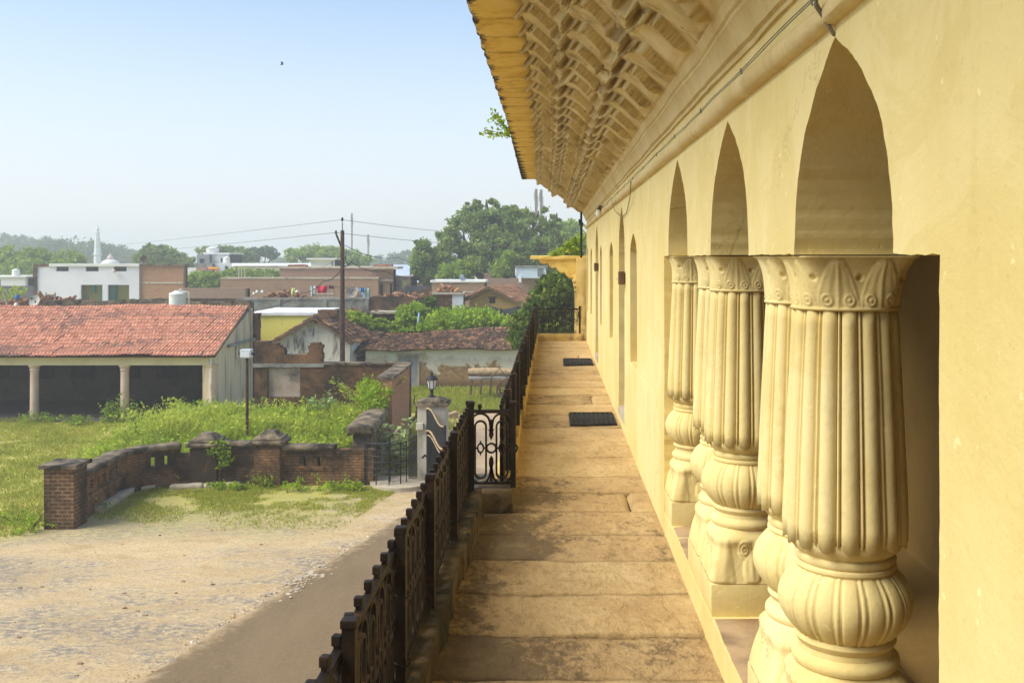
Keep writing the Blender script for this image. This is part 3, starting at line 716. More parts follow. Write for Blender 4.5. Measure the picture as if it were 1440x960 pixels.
    MB().bevbox((-0.178, -0.178, -1.523), (0.178, 0.178, -1.383), 0.010).build('plinth', MAT['column'], c, 'auto')
    return c
CX = WX + 0.180
col0 = make_column(); first = True
for y in (2.885, 3.245, 4.385, 4.745, 5.79, 1.49):
    o = col0 if first else copy_tree(col0)
    first = False
    o.parent = palace; o.location = W(CX, y, 0) - ORG[palace.name]

# the lower bay that closes the far end of the terrace
mb = MB(); mb.rough(W(0.47, 19.62, FL - 2), W(1.6, 21.4, -0.03), 0.25, 0.012, 3); mb.build('end_bay', MAT['kerb_y'], palace, True)
mb = MB(); mb.rough(W(-0.45, 19.95, -0.045), W(0.72, 21.6, 0.012), 0.16, 0.02, 5); mb.build('bay_canopy', MAT['fascia'], palace)
def under(i, j):
    x = -0.28 + 0.78*j; y = 20.0 + 1.3*i
    return W(x, y, -0.05 - 0.42*j**1.3 - 0.05*abs(math.sin(j*math.pi*4.5)) - 0.03*abs(math.sin(y*11)))
mb = MB(); mb.grid(under, 30, 36)
for k in range(36): mb.add([under(0, k/36), under(0, (k+1)/36), W(under(0, (k+1)/36).x, 20.0, -0.04), W(under(0, k/36).x, 20.0, -0.04)], [(0, 1, 2, 3)])
mb.build('bay_corbels', MAT['fascia'], palace, False)
mb = MB()
for k in range(4): mb.rough(W(0.40 + 0.02*k, 19.7, -0.52 - 0.09*k), W(0.6, 20.6, -0.44 - 0.09*k), 0.1, 0.01, k)
mb.build('bay_moulding', MAT['kerb_y'], palace, True)

mb = MB(); mb.rough(W(-6, -3.6, FL - 4.3), W(1.6, -2.75, 1.9), 0.4, 0.012, 3); mb.build('unseen_shade_wall', MAT['mould_stone'], palace, True)  # unseen wall added behind the camera to darken the arch reveals and columns
# ------------------------------------------------------------------ terrace floor, kerbs, mats
mb = MB(); random.seed(3)
edges = [-1.6, -1.05, -0.5, 0.1, 0.65, 1.2, 1.75, 2.3, 2.85, 3.37, 3.88, 4.35, 4.88, 5.42, 5.92, 6.45, 6.98, 7.48, 8.2, 8.9, 9.6, 10.45, 11.2, 11.9, 12.6, 13.3, 14.0, 14.6, 15.3, 16.0, 16.7, 17.4, 18.1, 18.9, 19.62]
for k in range(len(edges) - 1):
    a, b = edges[k], edges[k + 1]
    cuts = [-0.50 if b < 6.6 else -0.335, 0.74]
    if k % 7 == 1: cuts.insert(1, random.uniform(0.30, 0.52))
    for c in range(len(cuts) - 1):
        xa, xb = cuts[c], cuts[c + 1]; sd = k*7.3 + c*3; tilt = random.uniform(-.006, .006); tx = random.uniform(-.004, .004)
        nx = max(6, int((xb - xa)/0.028)); ny = max(6, int((b - a)/0.035))
        def fn(i, j):
            if 0 < j < 1: j = 0.012 + 0.976*(j*ny - 1)/(ny - 2)
            x = xa + (xb - xa)*i; y = a + (b - a)*j
            ed = min(j*(b - a), (1 - j)*(b - a)); ex = min(i*(xb - xa), (1 - i)*(xb - xa))
            kk = (k if j < 0.5 else k + 1)*7.3; wob = 0.012*noise.noise(Vector((x*3.1, kk, 1)))+0.006*noise.noise(Vector((x*12, kk, 4)))
            y += wob*max(0, 1 - ed/0.08)
            drop = 0.034 if ed < 1e-6 or (ex < 1e-6 and len(cuts) > 2) else 0
            e2 = max(0, 1 - ed/0.045)
            h = 0.010*noise.noise(Vector((x*2.2, y*3, sd))) + 0.0045*noise.noise(Vector((x*7, y*16, sd))) + tilt*(j - .5)*2 + tx*(i - .5)*2 - 0.007*e2*max(0, noise.noise(Vector((x*8, sd, 9))) + 0.5)
            # a flaked corner here and there
            if noise.noise(Vector((x*2.4, y*2.4, 31))) > 0.33: h -= 0.005
            ymin = 0.011 + 0.022*max(0, noise.noise(Vector((x*4, k + round(j), 3)))); yy_ = y + (ymin if j == 0 else -ymin if j == 1 else 0)
            return W(x, yy_, FL + h - drop)
        mb.cur = random.random(); mb.grid(fn, nx, ny)
mb.cur = 0.5
tag(mb.build('terrace_paving', MAT['paving'], None, True), kind='structure')
mb = MB(); mb.box(W(-0.56, -1.7, FL - 0.1), W(0.75, 6.6, FL - 0.036)); mb.box(W(-0.38, 6.6, FL - 0.1), W(0.75, 19.65, FL - 0.036))
tag(mb.build('paving_bed', MAT['joint']), kind='structure')
mb = MB(); y = 0.2; k = 0
while y < 6.40:
    L = random.uniform(0.45, 0.8); e = min(y + L, 6.42)
    mb.rough(W(-0.61 + random.uniform(-.01, .01), y, FL - 0.3), W(-0.455 + random.uniform(-.012, .012), e - 0.01, -1.485 + random.uniform(-.015, .012)), 0.05, 0.018, k*3.3, 5); y = e; k += 1
tag(mb.build('terrace_kerb', MAT['kerb'], None, True), kind='structure')
mb = MB(); y = 6.76; k = 50
while y < 19.55:
    L = random.uniform(0.9, 1.6); e = min(y + L, 19.6)
    mb.rough(W(-0.40, y, FL - 0.3), W(-0.292 + random.uniform(-.008, .008), e - 0.006, -1.50 + random.uniform(-.01, .01)), 0.09, 0.010, k*3.3, 4); y = e; k += 1
mb.rough(W(-0.35, 19.60, FL - 0.3), W(0.60, 19.74, -1.515), 0.08, 0.008, 77, 4)
tag(mb.build('inner_kerb', MAT['kerb_y'], None, True), kind='structure')
mb = MB(); mb.rough(W(-0.49, 6.44, FL - 0.3), W(-0.262, 6.78, -1.505), 0.035, 0.012, 12, 5)
t = mb.build('kerb_block', MAT['kerb'], None, True); tag(t, 'mossy stone block under the narrow cross panel of the iron railing', 'block')
def doormat(y0, y1, xa, xb, label):
    t = thing('doormat', label, 'doormat', W((xa + xb)/2, (y0 + y1)/2, FL + 0.012), 'black doormats on the terrace')
    mb = MB(); mb.box(W(xa, y0, FL + 0.006), W(xb, y1, FL + 0.017)); mb.build('backing', MAT['rubber'], t)
    mb = MB(); n = 9
    for k in range(n):
        x = xa + 0.012 + (xb - xa - 0.024)*(k + 0.5)/n; mb.tube([W(x, y0 + 0.02, FL + 0.019), W(x, y1 - 0.02, FL + 0.019)], 0.013, 6)
    for y in (y0 + 0.012, y1 - 0.012): mb.tube([W(xa + 0.012, y, FL + 0.018), W(xb - 0.012, y, FL + 0.018)], 0.012, 6)
    mb.build('ribbing', MAT['rubber'], t, True)
doormat(9.69, 10.42, 0.168, 0.632, 'larger looking black ribbed doormat lying outside the nearer arched door')
doormat(15.05, 15.95, 0.165, 0.625, 'black doormat lying deep down the terrace near the far railing')

# ------------------------------------------------------------------ cast iron railings
UN = 0.14; PH = 0.485
def panel_mb(n):
    mb = MB(); S = Vector((1, 0, 0)); D = 0.026
    def P(u, z): return Vector((0, u, z))
    def arc(cu, cz, r, a0, a1, k=10, rz=None): return [P(cu + r*math.cos(R(a0 + (a1 - a0)*i/k)), cz + (rz or r)*math.sin(R(a0 + (a1 - a0)*i/k))) for i in range(k + 1)]
    for q in range(n):
        c = (q + 0.5)*UN
        mb.bar(arc(c, 0.375, 0.036, 180, 0) [::1] if False else [P(c - 0.036, 0.075)] + [P(c - 0.036, 0.375)] + arc(c, 0.375, 0.036, 180, 0)[1:] + [P(c + 0.036, 0.075)] + arc(c, 0.075, 0.036, 0, -180)[1:], 0.012, D, S)
        mb.bar([P(c - UN/2, 0.33)] + [P(c - 0.062, 0.385)] + arc(c, 0.40, 0.060, 170, 10) + [P(c + 0.062, 0.385), P(c + UN/2, 0.33)], 0.012, D, S)
        mb.bar([P(c - UN/2, 0.13), P(c - 0.062, 0.075)] + arc(c, 0.062, 0.058, 190, 350) + [P(c + 0.062, 0.075), P(c + UN/2, 0.13)], 0.012, D, S)
        mb.bar(arc(c, 0.235, 0.019, 0, 360, 14, 0.030), 0.009, D, S)
        for s in (1, -1): mb.bar([P(c, 0.235 + s*0.028), P(c, 0.235 + s*0.045)], 0.008, D, S); mb.bar([P(c + s*0.018, 0.235), P(c + s*0.034, 0.235)], 0.008, D, S)
        for b in ((c - UN/2, c + UN/2) if q == 0 else (c + UN/2,)):
            mb.bar(arc(b, 0.235, 0.030, 0, 360, 16), 0.010, D, S)
            for s in (1, -1): mb.bar([P(b + s*0.030, 0.235), P(b + s*0.036, 0.235)], 0.010, D, S)
            mb.plate([[(b, 0.285), (b + 0.016, 0.320), (b + 0.012, 0.345), (b + 0.019, 0.352), (b + 0.008, 0.365), (b + 0.006, 0.42), (b - 0.006, 0.42), (b - 0.008, 0.365), (b - 0.019, 0.352), (b - 0.012, 0.345), (b - 0.016, 0.320)]], lambda u, v, d: Vector((d - D/2, u, v)), D)
            mb.plate([[(b, 0.185), (b + 0.014, 0.165), (b + 0.015, 0.13), (b + 0.008, 0.105), (b + 0.008, 0.02), (b - 0.008, 0.02), (b - 0.008, 0.105), (b - 0.015, 0.13), (b - 0.014, 0.165)]], lambda u, v, d: Vector((d - D/2, u, v)), D)
    mb.box((-0.012, 0, PH - 0.022), (0.012, n*UN, PH)); mb.box((-0.011, 0, 0.0), (0.011, n*UN, 0.014))
    return mb
pan6 = panel_mb(6).build('panel', MAT['iron']).data
pan3 = panel_mb(3).build('panel', MAT['iron']).data
pan2 = panel_mb(2).build('panel', MAT['iron']).data
for o in [o for o in list(col.objects) if o.name.startswith('panel')]: bpy.data.objects.remove(o)
mb = MB(); mb.box((-0.008, -0.008, 0), (0.008, 0.008, 0.012)); mb.bevbox((-0.0125, -0.0125, 0.010), (0.0125, 0.0125, 0.036), 0.003)
o = mb.build('finial', MAT['iron']); fin_me = o.data; bpy.data.objects.remove(o)
mb = MB(); mb.box((-0.017, -0.017, 0), (0.017, 0.017, 0.54)); mb.bevbox((-0.021, -0.021, 0.54), (0.021, 0.021, 0.562), 0.004)
for z in (0.10, 0.33): mb.tube([(math.cos(a)*0.028, math.sin(a)*0.026, z + 0.006*math.sin(a*2)) for a in np.linspace(0, 6.2, 12)], 0.0022, 5)
o = mb.build('post', MAT['iron'], None); post_me = o.data; bpy.data.objects.remove(o)
def child(me, parent, loc, rz=0.0, name=None):
    o = bpy.data.objects.new(name or me.name.split('.')[0], me); col.objects.link(o); o.parent = parent; o.location = loc; o.rotation_euler = (0, 0, rz); return o
rail1 = thing('iron_railing', 'rusty cast iron railing along the near terrace edge with square knobs on top', 'railing', W(-0.545, 0.5, -1.478))
for k in range(7): child(pan6, rail1, (0, k*6*UN + 0.005*(k % 2), random.uniform(-.004, .004)), 0, 'panel')
for k in range(42): child(fin_me, rail1, (random.uniform(-.002, .002), (k + 0.5)*UN, PH + random.uniform(-.003, .002)), random.uniform(-.2, .2), 'finial')
for y in (0.75, 1.65, 2.52, 3.38, 4.20, 5.2, 6.30): child(post_me, rail1, (0.032, y - 0.5, 0.002), random.uniform(-.1, .1), 'post')
rail2 = thing('iron_railing', 'set back cast iron railing running along the farther half of the terrace', 'railing', W(-0.335, 6.56, -1.478))
for k in range(15): child(pan6, rail2, (0, k*6*UN, random.uniform(-.006, .006)), 0, 'panel')
child(pan3, rail2, (0, 90*UN, 0), 0, 'panel')
for k in range(93): child(fin_me, rail2, (random.uniform(-.002, .002), (k + 0.5)*UN, PH + random.uniform(-.003, .002)), random.uniform(-.2, .2), 'finial')
for k in range(14): child(post_me, rail2, (0.030, 0.35 + k*0.92, 0.0), random.uniform(-.1, .1), 'post')
rail3 = thing('railing_panel', 'narrow cast iron panel on a stone block where the railing steps in', 'railing', W(-0.545, 6.50, -1.482))
child(pan2, rail3, (0.005, 0, 0), R(-90), 'panel')
for x in (0.0, 0.288): child(post_me, rail3, (x, 0.0, -0.02), 0, 'post')
for x in (0.07, 0.21): child(fin_me, rail3, (x, 0, PH), 0, 'finial')
rail4 = thing('iron_railing', 'short cast iron railing closing the far end of the terrace', 'railing', W(-0.325, 19.63, -1.50))
child(pan6, rail4, (0, 0, 0), R(-90), 'panel')
child(fin_me, rail4, (0.03, 0, PH), 0, 'finial')
child(post_me, rail4, (0.86, 0, -0.03), 0, 'post')

# ------------------------------------------------------------------ fittings on the facade
def wallbox(y, h, label):
    t = thing('wall_box', label, 'wall box', W(WX, y, h), 'small dark boxes by the doors')
    MB().bevbox(W(WX - 0.062, y, h - 0.06), W(WX - 0.006, y + 0.10, h + 0.06), 0.006).build('casing', MAT['wood'], t)
    MB().box(W(WX - 0.006, y + 0.02, h - 0.045), W(WX + 0.004, y + 0.08, h + 0.045)).build('bracket', MAT['iron'], t)
    MB().tube([W(WX - 0.068, y + 0.03, h - 0.01), W(WX - 0.085, y + 0.03, h - 0.005)], 0.005, 6).build('knob', MAT['galv'], t)
wallbox(9.10, -0.195, 'small dark box fixed to wall beside the nearer arched door')
wallbox(14.42, -0.15, 'small dark box fixed to wall beside the farther arched door')
t = thing('bulb_holder', 'dark bulb holder with white bulb fixed on the wall moulding', 'lamp', W(0.61, 13.0, 0.6))
MB().tube([W(0.635, 13.25, 0.66), W(0.622, 13.1, 0.64), W(0.60, 12.95, 0.60)], 0.028, 10).build('holder', MAT['wood'], t, True)
MB().lathe([(0.01, -0.05), (0.03, -0.04), (0.036, -0.015), (0.03, 0.015), (0.018, 0.04)], W(0.592, 12.86, 0.565), 14).build('bulb', MAT['plastic_w'], t, True)
pts = []
for k in range(150):
    y = -1 + 19.3*k/149; pts.append(W(WX - 0.038 + 0.006*noise.noise(Vector((y*2, 5, 0))), y, 0.612 + 0.010*noise.noise(Vector((y*1.7, 1, 0))) + 0.012*abs(noise.noise(Vector((y*0.6, 3, 3))))))
mb = MB(); mb.tube(pts, 0.0019, 5)
pts2 = [p + Vector((0.0, 0.05, 0.008 + 0.009*noise.noise(Vector((p.y*2.3, 9, 2))))) for p in pts[::2]]; mb.tube(pts2, 0.0018, 5)
for y in np.arange(0.6, 18, 0.9): mb.tube([W(WX - 0.040, y, 0.606), W(WX - 0.041, y + 0.015, 0.625)], 0.003, 5)
tag(mb.build('wall_cable', MAT['wire_grey']), 'thin black cables clipped along the moulding above the arches', 'cable')
mb = MB(); mb.tube([W(WX - 0.045, 2.30, 0.68), W(WX - 0.055, 2.315, 0.635), W(WX - 0.05, 2.33, 0.585), W(WX - 0.02, 2.345, 0.55), W(WX - 0.004, 2.35, 0.525), W(WX + 0.03, 2.355, 0.515), W(WX + 0.2, 2.36, 0.50)], 0.005, 6)
mb.tube([W(WX - 0.05, 2.335, 0.68), W(WX - 0.048, 2.34, 0.60), W(WX - 0.006, 2.352, 0.53)], 0.003, 5)
tag(mb.build('hanging_wire', MAT['wire_grey']), 'brown wire hanging down to the tip of the nearest tall arch', 'wire')
mb = MB(); mb.tube([W(WX - 0.045, 7.9, 0.60), W(WX - 0.03, 8.2, 0.48), W(WX - 0.012, 8.8, 0.39), W(WX - 0.012, 9.4, 0.37), W(WX - 0.03, 10.1, 0.46), W(WX - 0.04, 10.6, 0.60)], 0.004, 5)
tag(mb.build('loose_wire', MAT['wire_grey']), 'loose wire looping down from the moulding above the nearer arched door', 'wire')
mb = MB(); mb.tube([W(0.56, 19.42, 0.95), W(0.56, 19.42, -0.02)], 0.022, 8); mb.box(W(0.52, 19.4, 0.62), W(0.6, 19.44, 0.66)); mb.tube([W(0.53, 19.42, 0.66), W(0.52, 19.40, 0.73)], 0.014, 6)
tag(mb.build('drain_pipe', MAT['black_iron']), 'thin dark vertical pipe at the far corner of the facade', 'pipe')

# sprig of a plant rooted in the edge of the eave
t = thing('eave_plant', 'small leafy plant rooted in the outer edge of the eave', 'plant', W(-0.5, 11.9, 1.5))
mb = MB(); P = []; random.seed(5)
for k in range(9):
    a = random.uniform(-0.6, 0.6); p = W(-0.50, 11.9 + a*0.15, 1.47); st = [p.copy()]; d = Vector((-0.6, a, random.uniform(-0.5, 0.9))).normalized()
    for s in range(6):
        p = p + d*0.055; d = (d + Vector((-0.05, 0, 0.08 + random.uniform(-.1, .1)))).normalized(); st.append(p.copy())
        for _ in range(4): P.append(p + Vector((random.gauss(0, .022), random.gauss(0, .03), random.gauss(0, .022))))
    mb.tube(st, 0.003, 4)
mb.build('stem', MAT['bark'], t); P = np.array(P); quads_mesh('foliage', leaves(P, 0.045, 0.1, 0.6), MAT['leaf_creep'], RNG.random(len(P)), t)
t = thing('roof_weed', 'tuft of green plants growing on the lower bay canopy', 'plant', W(0.3, 20.6, 0.02))
P, tn = blob_points([W(0.38, 20.6, 0.16)[:] + (0.28, 0.5, 0.20), W(0.10, 20.4, 0.08)[:] + (0.25, 0.3, 0.09), W(0.55, 20.7, 0.3)[:] + (0.2, 0.3, 0.22)], 900, 0.3, 20)
quads_mesh('foliage', leaves(P, 0.075), MAT['leaf_bright'], tn, t)
mb = MB(); [mb.tube([W(0.35 + random.gauss(0, .1), 20.6, 0.0), W(0.35 + random.gauss(0, .2), 20.6, 0.4)], 0.006, 4) for _ in range(6)]; mb.build('stem', MAT['bark'], t)
# ------------------------------------------------------------------ the ground
mb = MB(); mb.add([(-620, -60, 0), (620, -60, 0), (620, 620, 0), (-620, 620, 0)], [(0, 1, 2, 3)])
tag(mb.build('ground', MAT['ground']), kind='structure')
mb = MB(); L = []; Rr_ = []
ctrl = [(-9.5, 0), (-7.6, 7.0), (-5.88, 14), (-4.82, 17.9), (-3.62, 22.5), (-2.75, 26.0), (-2.55, 27.5)]
for k in range(120):
    y = 27.5*k/119
    for a, b in zip(ctrl, ctrl[1:]):
        if a[1] <= y <= b[1]: x = a[0] + (b[0] - a[0])*(y - a[1])/(b[1] - a[1])
    x += 0.10*noise.noise(Vector((y*1.4, 3, 1))) + 0.05*noise.noise(Vector((y*5, 3, 1)))
    L.append((x, y, 0.012)); Rr_.append((-0.62, y, 0.012))
n = len(L); mb.add(L + Rr_, [(i, n + i, n + i + 1, i + 1) for i in range(n - 1)])
mb.add([(p[0] - 0.05, p[1], -0.01) for p in L] + L, [(i, n + i, n + i + 1, i + 1) for i in range(n - 1)])
tag(mb.build('road', MAT['road']), kind='structure')
mb = MB()                                            # dirt track beyond the gate
xs = [(-4.3, -0.6, 27.5), (-4.6, -0.6, 31), (-4.9, -0.6, 35), (-4.9, -0.6, 38.2)]
pa = []; pb = []
for k in range(40):
    y = 27.5 + 10.9*k/39; q = 0.25*noise.noise(Vector((y*0.9, 7, 2)))
    pa.append((-2.9 - 0.9*math.sin(k/39*1.6) + q, y, 0.008)); pb.append((-0.2, y, 0.008))
mb.add(pa + pb, [(i, 40 + i, 41 + i, i + 1) for i in range(39)])
tag(mb.build('track', m_plaster('track_dirt', (0.48, 0.35, 0.21), (0.38, 0.26, 0.15), (0.56, 0.44, 0.28), 1.6, bump=0.4)), kind='structure')
def mound(x, y):
    a = max(0, min(1, (y - 26.6)/3.5))*max(0, min(1, (x + 14.6)/2.0))*max(0, min(1, (-4.9 - x)/0.6)); a = a*a*(3 - 2*a)
    return 0.62*a + 0.10*a*noise.noise(Vector((x*0.8, y*0.8, 0)))
mb = MB(); mb.grid(lambda i, j: (-14.6 + 9.75*i, 26.5 + 9.6*j, mound(-14.6 + 9.75*i, 26.5 + 9.6*j) + 0.004), 40, 40)
tag(mb.build('earth_bank', MAT['ground'], None, True), kind='structure')

# pale splashes on the asphalt
mb = MB(); random.seed(11)
for k in range(80):
    tt_ = random.gauss(0, 1); c = G(430 + 22*tt_ + random.gauss(0, 5), 815 - 13*tt_ + random.gauss(0, 5)); r = random.uniform(0.010, 0.030) if k > 12 else random.uniform(0.03, 0.07)
    m = 14; mb.add([(c.x, c.y, 0.0165 + k*0.0002)] + [(c.x + r*(0.55 + 0.7*random.random())*math.cos(2*math.pi*i/m), c.y + 1.7*r*(0.5 + 0.8*random.random())*math.sin(2*math.pi*i/m), 0.0165 + k*0.0002) for i in range(m)], [(0, i + 1, (i + 1) % m + 1) for i in range(m)])
tag(mb.build('pale_splashes', MAT['stone_pale']), kind='structure')

# ------------------------------------------------------------------ grass, weeds, gravel (stuff)
def inside(x, y): return None
def scatter(n, x0, x1, y0, y1, fn):
    P = np.stack([RNG.uniform(x0, x1, n), RNG.uniform(y0, y1, n), np.zeros(n)], 1)
    return P[fn(P)]
def nz(P, s, o=0.0): return np.array([noise.noise(Vector((p[0]*s, p[1]*s, o))) for p in P])
def wall_line_x(y): return np.where(y < 25.6, -10.95, -12.5)
P = scatter(120000, -32, -10.5, 21.0, 36.6, lambda P: (P[:, 0] < -11.1 - 0.4*np.sin(P[:, 1]*2.1)) & (P[:, 0] > -(P[:, 1]*0.6 + 2)) & (P[:, 1] > 21.2 + 0.5*np.sin(P[:, 0]*1.7)))
v = nz(P, 0.45, 2) + 0.6*nz(P, 1.7, 5); keep = v > -0.42 + 0.3*RNG.random(len(P)); P = P[keep]; v = v[keep]
t_ = np.clip(0.5 - 0.45*v + 0.35*nz(P, 0.25, 9) + 0.2*RNG.normal(size=len(P)), 0, 1)
V = blades(P, 0.085 + 0.05*np.clip(v, 0, 1), 0.035, 0.5)
g = quads_mesh('field_grass', V, MAT['grass'], t_); tag(g, 'short yellowish green grass of the open field beside the brick wall', 'grass', kind='stuff')
P = scatter(110000, -10.6, -3.6, 21.6, 26.6, lambda P: RNG.random(len(P)) < np.clip((P[:, 1] - 21.6)/4.2, 0, 1)**1.3)
v = nz(P, 0.7, 3) + 0.5*nz(P, 2.5, 4); P = P[v > -0.25 + 0.5*RNG.random(len(P))]
keep = P[:, 0] < -3.9 - 0.55*(26 - P[:, 1])*0.35; P = P[keep]
g = quads_mesh('verge_grass', blades(P, 0.05, 0.022, 0.6), MAT['grass'], np.clip(0.42 + 0.25*RNG.normal(size=len(P)), 0, 1)); tag(g, 'thin fringe of grass in front of the old brick wall', 'grass', kind='stuff')
P = scatter(60000, -13.9, -5.3, 26.95, 32.75, lambda P: P[:, 0] > -13.2 + 1.1*np.sin(P[:, 1]*1.9) + 0.5*np.sin(P[:, 1]*5.3))
P[:, 2] = [mound(x, y) for x, y in P[:, :2]]
v = 1.3*nz(P, 1.1, 7) + 0.7*nz(P, 3.1, 8)
lowl = np.clip((P[:, 0] + 13.8)/2.0, 0.25, 1)
V = blades(P, np.clip((0.32 + 0.30*v)*lowl, 0.05, 1) + 0.03, 0.06, 0.55)
Q = P[RNG.random(len(P)) < 0.9].copy(); vq = 1.3*nz(Q, 1.1, 7) + 0.7*nz(Q, 3.1, 8); lq = np.clip((Q[:, 0] + 13.8)/2.0, 0.25, 1)
Q[:, 2] += RNG.random(len(Q))**0.8*np.clip(0.42 + 0.36*vq, 0.06, 1.2)*lq; Q[:, :2] += RNG.normal(size=(len(Q), 2))*0.05
LV = leaves(Q, 0.115, 0.3, 0.5)
ph = nz(P, 0.45, 33); pq = nz(Q, 0.45, 33)
t1 = np.clip(0.45 + 0.25*v + 0.5*ph + 0.2*RNG.normal(size=len(P)), 0, 1); t2 = np.clip(0.5 + 0.25*vq + 0.5*pq + 0.22*RNG.normal(size=len(Q)), 0, 1)
VV = np.concatenate([np.concatenate([V, V[:, 2:3]*0.999 + V[:, 0:1]*0.001], 1), LV]); tt = np.concatenate([t1, t2])
g = quads_mesh('tall_weeds', VV, MAT['weed'], tt); tag(g, 'dense waist high green weeds filling the walled ruin yard', 'weeds', kind='stuff')
P = scatter(26000, -9.5, -0.4, 38.2, 45.2, lambda P: RNG.random(len(P)) < 0.8)
g = quads_mesh('roadside_grass', blades(P, 0.16, 0.07, 0.5), MAT['grass'], np.clip(0.35 + 0.25*RNG.normal(size=len(P)), 0, 1)); tag(g, 'grass verge in front of the long tiled house', 'grass', kind='stuff')
P = scatter(14000, -5.2, -3.0, 27.0, 38.0, lambda P: RNG.random(len(P)) < np.clip((-3.0 - P[:, 0])/1.2, 0, 1)*np.clip(0.6 + 0.5*np.sin(P[:, 1]*1.3), 0.1, 1))
g = quads_mesh('path_grass', blades(P, 0.11, 0.05, 0.5), MAT['grass'], np.clip(0.35 + 0.25*RNG.normal(size=len(P)), 0, 1)); tag(g, 'ragged grass between the gate and the track', 'grass', kind='stuff')
# loose stones over the yard
P = scatter(5200, -13, -3, 12.5, 26, lambda P: (P[:, 0] < np.interp(P[:, 1], [12, 14, 17.9, 22.5, 26], [-6.4, -5.95, -4.9, -3.7, -2.9])) & (P[:, 0] > -P[:, 1]*0.57))
mask = nz(P, 0.5, 1) + 0.5*RNG.normal(size=len(P))*0.5 > -0.05
P = P[mask]
E_ = []
for _ in range(1500):                                # a ragged edge of stones along the asphalt
    y = RNG.uniform(12.5, 25); E_.append((np.interp(y, [12, 14, 17.9, 22.5, 26], [-6.4, -5.88, -4.82, -3.62, -2.75]) - abs(RNG.normal())*0.16 - 0.02, y, 0))
P = np.concatenate([P, np.array(E_)])
mb = MB()
for _ in range(26):
    y = RNG.uniform(13, 25); x = RNG.uniform(-y*.56, -4.6 - (25 - y)*.2); L_ = random.uniform(.015, .035); a = random.random()*6
    mb.cur = random.random()*.5; mb.rough((x - L_, y - L_*.7, -.01), (x + L_, y + L_*.7, L_*.7), L_, L_*.3, x, 14)
for p in P:
    s = 0.006 + 0.014*random.random()**3 + (0.02 if random.random() < 0.01 else 0); a = random.random()*6
    vs = [(p[0] + s*random.uniform(.7, 1.4)*math.cos(a + k*1.57), p[1] + s*random.uniform(.7, 1.4)*math.sin(a + k*1.57), 0.002) for k in range(4)]
    mb.add(vs + [(p[0], p[1], s*random.uniform(.5, 1.0))], [(0, 1, 4), (1, 2, 4), (2, 3, 4), (3, 0, 4)], random.random())
def _stones():
    n = N('loose_stones'); return n.out(n.ramp(n.attr('rnd'), [(0, (0.16, 0.10, 0.06)), (0.4, (0.36, 0.26, 0.16)), (0.75, (0.50, 0.40, 0.28)), (1, (0.72, 0.68, 0.6))]), 1.0)
tag(mb.build('loose_gravel', _stones()), 'loose stones and grit scattered over the dirt yard', 'gravel', kind='stuff')

# taller dry stalks standing out of the weeds
P = scatter(1500, -13.2, -5.4, 27.1, 32.6, lambda P: nz(P, 0.8, 17) > -0.1)
P[:, 2] = [mound(x, y) for x, y in P[:, :2]]
V = blades(P, 0.55, 0.035, 0.3); Q = V[:, 2] + 0; Q = np.repeat(Q, 5, 0) + RNG.normal(size=(len(Q)*5, 3))*np.array([.07, .07, .10]) - np.array([0, 0, .12])
VV = np.concatenate([np.concatenate([V, V[:, 2:3]*0.999 + V[:, 0:1]*0.001], 1), leaves(Q, 0.12, .3, .45)])
tag(quads_mesh('weed_stalks', VV, MAT['weed'], np.clip(.6 + .3*RNG.normal(size=len(VV)), 0, 1)), 'taller stalks standing above the green weeds', 'weeds', kind='stuff')
# ------------------------------------------------------------------ small plants
def weedplant(name, label, c, r, h, n, mat, size, group=None, cat='plant'):
    c = Vector(c); t = thing(name, label, cat, c, group)
    mb = MB()
    for k in range(7):
        a = random.random()*6.28; q = random.uniform(.3, .9)
        mb.tube([c, c + Vector((math.cos(a)*r*q*.5, math.sin(a)*r*q*.5, h*.5)), c + Vector((math.cos(a)*r*q, math.sin(a)*r*q, h*random.uniform(.7, 1)))], 0.006, 4)
    mb.build('stem', MAT['bark'], t)
    P, tn = blob_points([(c.x, c.y, c.z + h*.5, r, r*.8, h*.5), (c.x + r*.3, c.y, c.z + h*.35, r*.8, r*.6, h*.4), (c.x - r*.4, c.y, c.z + h*.3, r*.7, r*.6, h*.35)], n, 0.4, 14, 0.2)
    P[:, 2] = np.maximum(P[:, 2], c.z + 0.01)
    quads_mesh('foliage', leaves(P, size, 0.4, 0.6), mat, tn, t); return t
random.seed(21)
def gp(px, py): v = G(px, py); return (v.x, v.y, 0)
weedplant('bush', 'leafy bush growing against the second shed column', gp(165, 594), 0.75, 1.0, 900, MAT['leaf_bright'], 0.10)
weedplant('weed', 'low green weed at the foot of the left shed column', gp(50, 595), 0.8, 0.35, 500, MAT['leaf_bright'], 0.08)
weedplant('weed', 'low green weed between the two shed columns', gp(105, 598), 0.55, 0.42, 400, MAT['leaf_bright'], 0.08)
weedplant('shrub', 'thin yellowing shrub in grass behind the curved brick wall', (-11.6, 28.2, 0.05), 0.8, 1.25, 420, MAT['leaf_bright'], 0.10)
weedplant('bush', 'tall weed bush at the corner of the red roofed shed', (-13.0, 33.5, 0.2), 0.8, 1.05, 900, MAT['weed'], 0.09)
weedplant('bush', 'rounded bright weed bush near the floodlight pole foot', (-8.2, 29.6, .35), .6, .8, 600, MAT['leaf_bright'], .10)
weedplant('bush', 'weed bush against the retaining wall inside the ruin yard', (-6.0, 28.0, .3), .55, .75, 600, MAT['weed'], .10)
weedplant('bush', 'dark green bush below the blocked window of the ruin', (-9.6, 32.2, .5), .6, .8, 600, MAT['leaf_creep'], .10)
weedplant('bush', 'loose bush between the shed corner and the ruin', (-11.4, 33.0, .4), .8, .9, 800, MAT['leaf_bright'], .10)
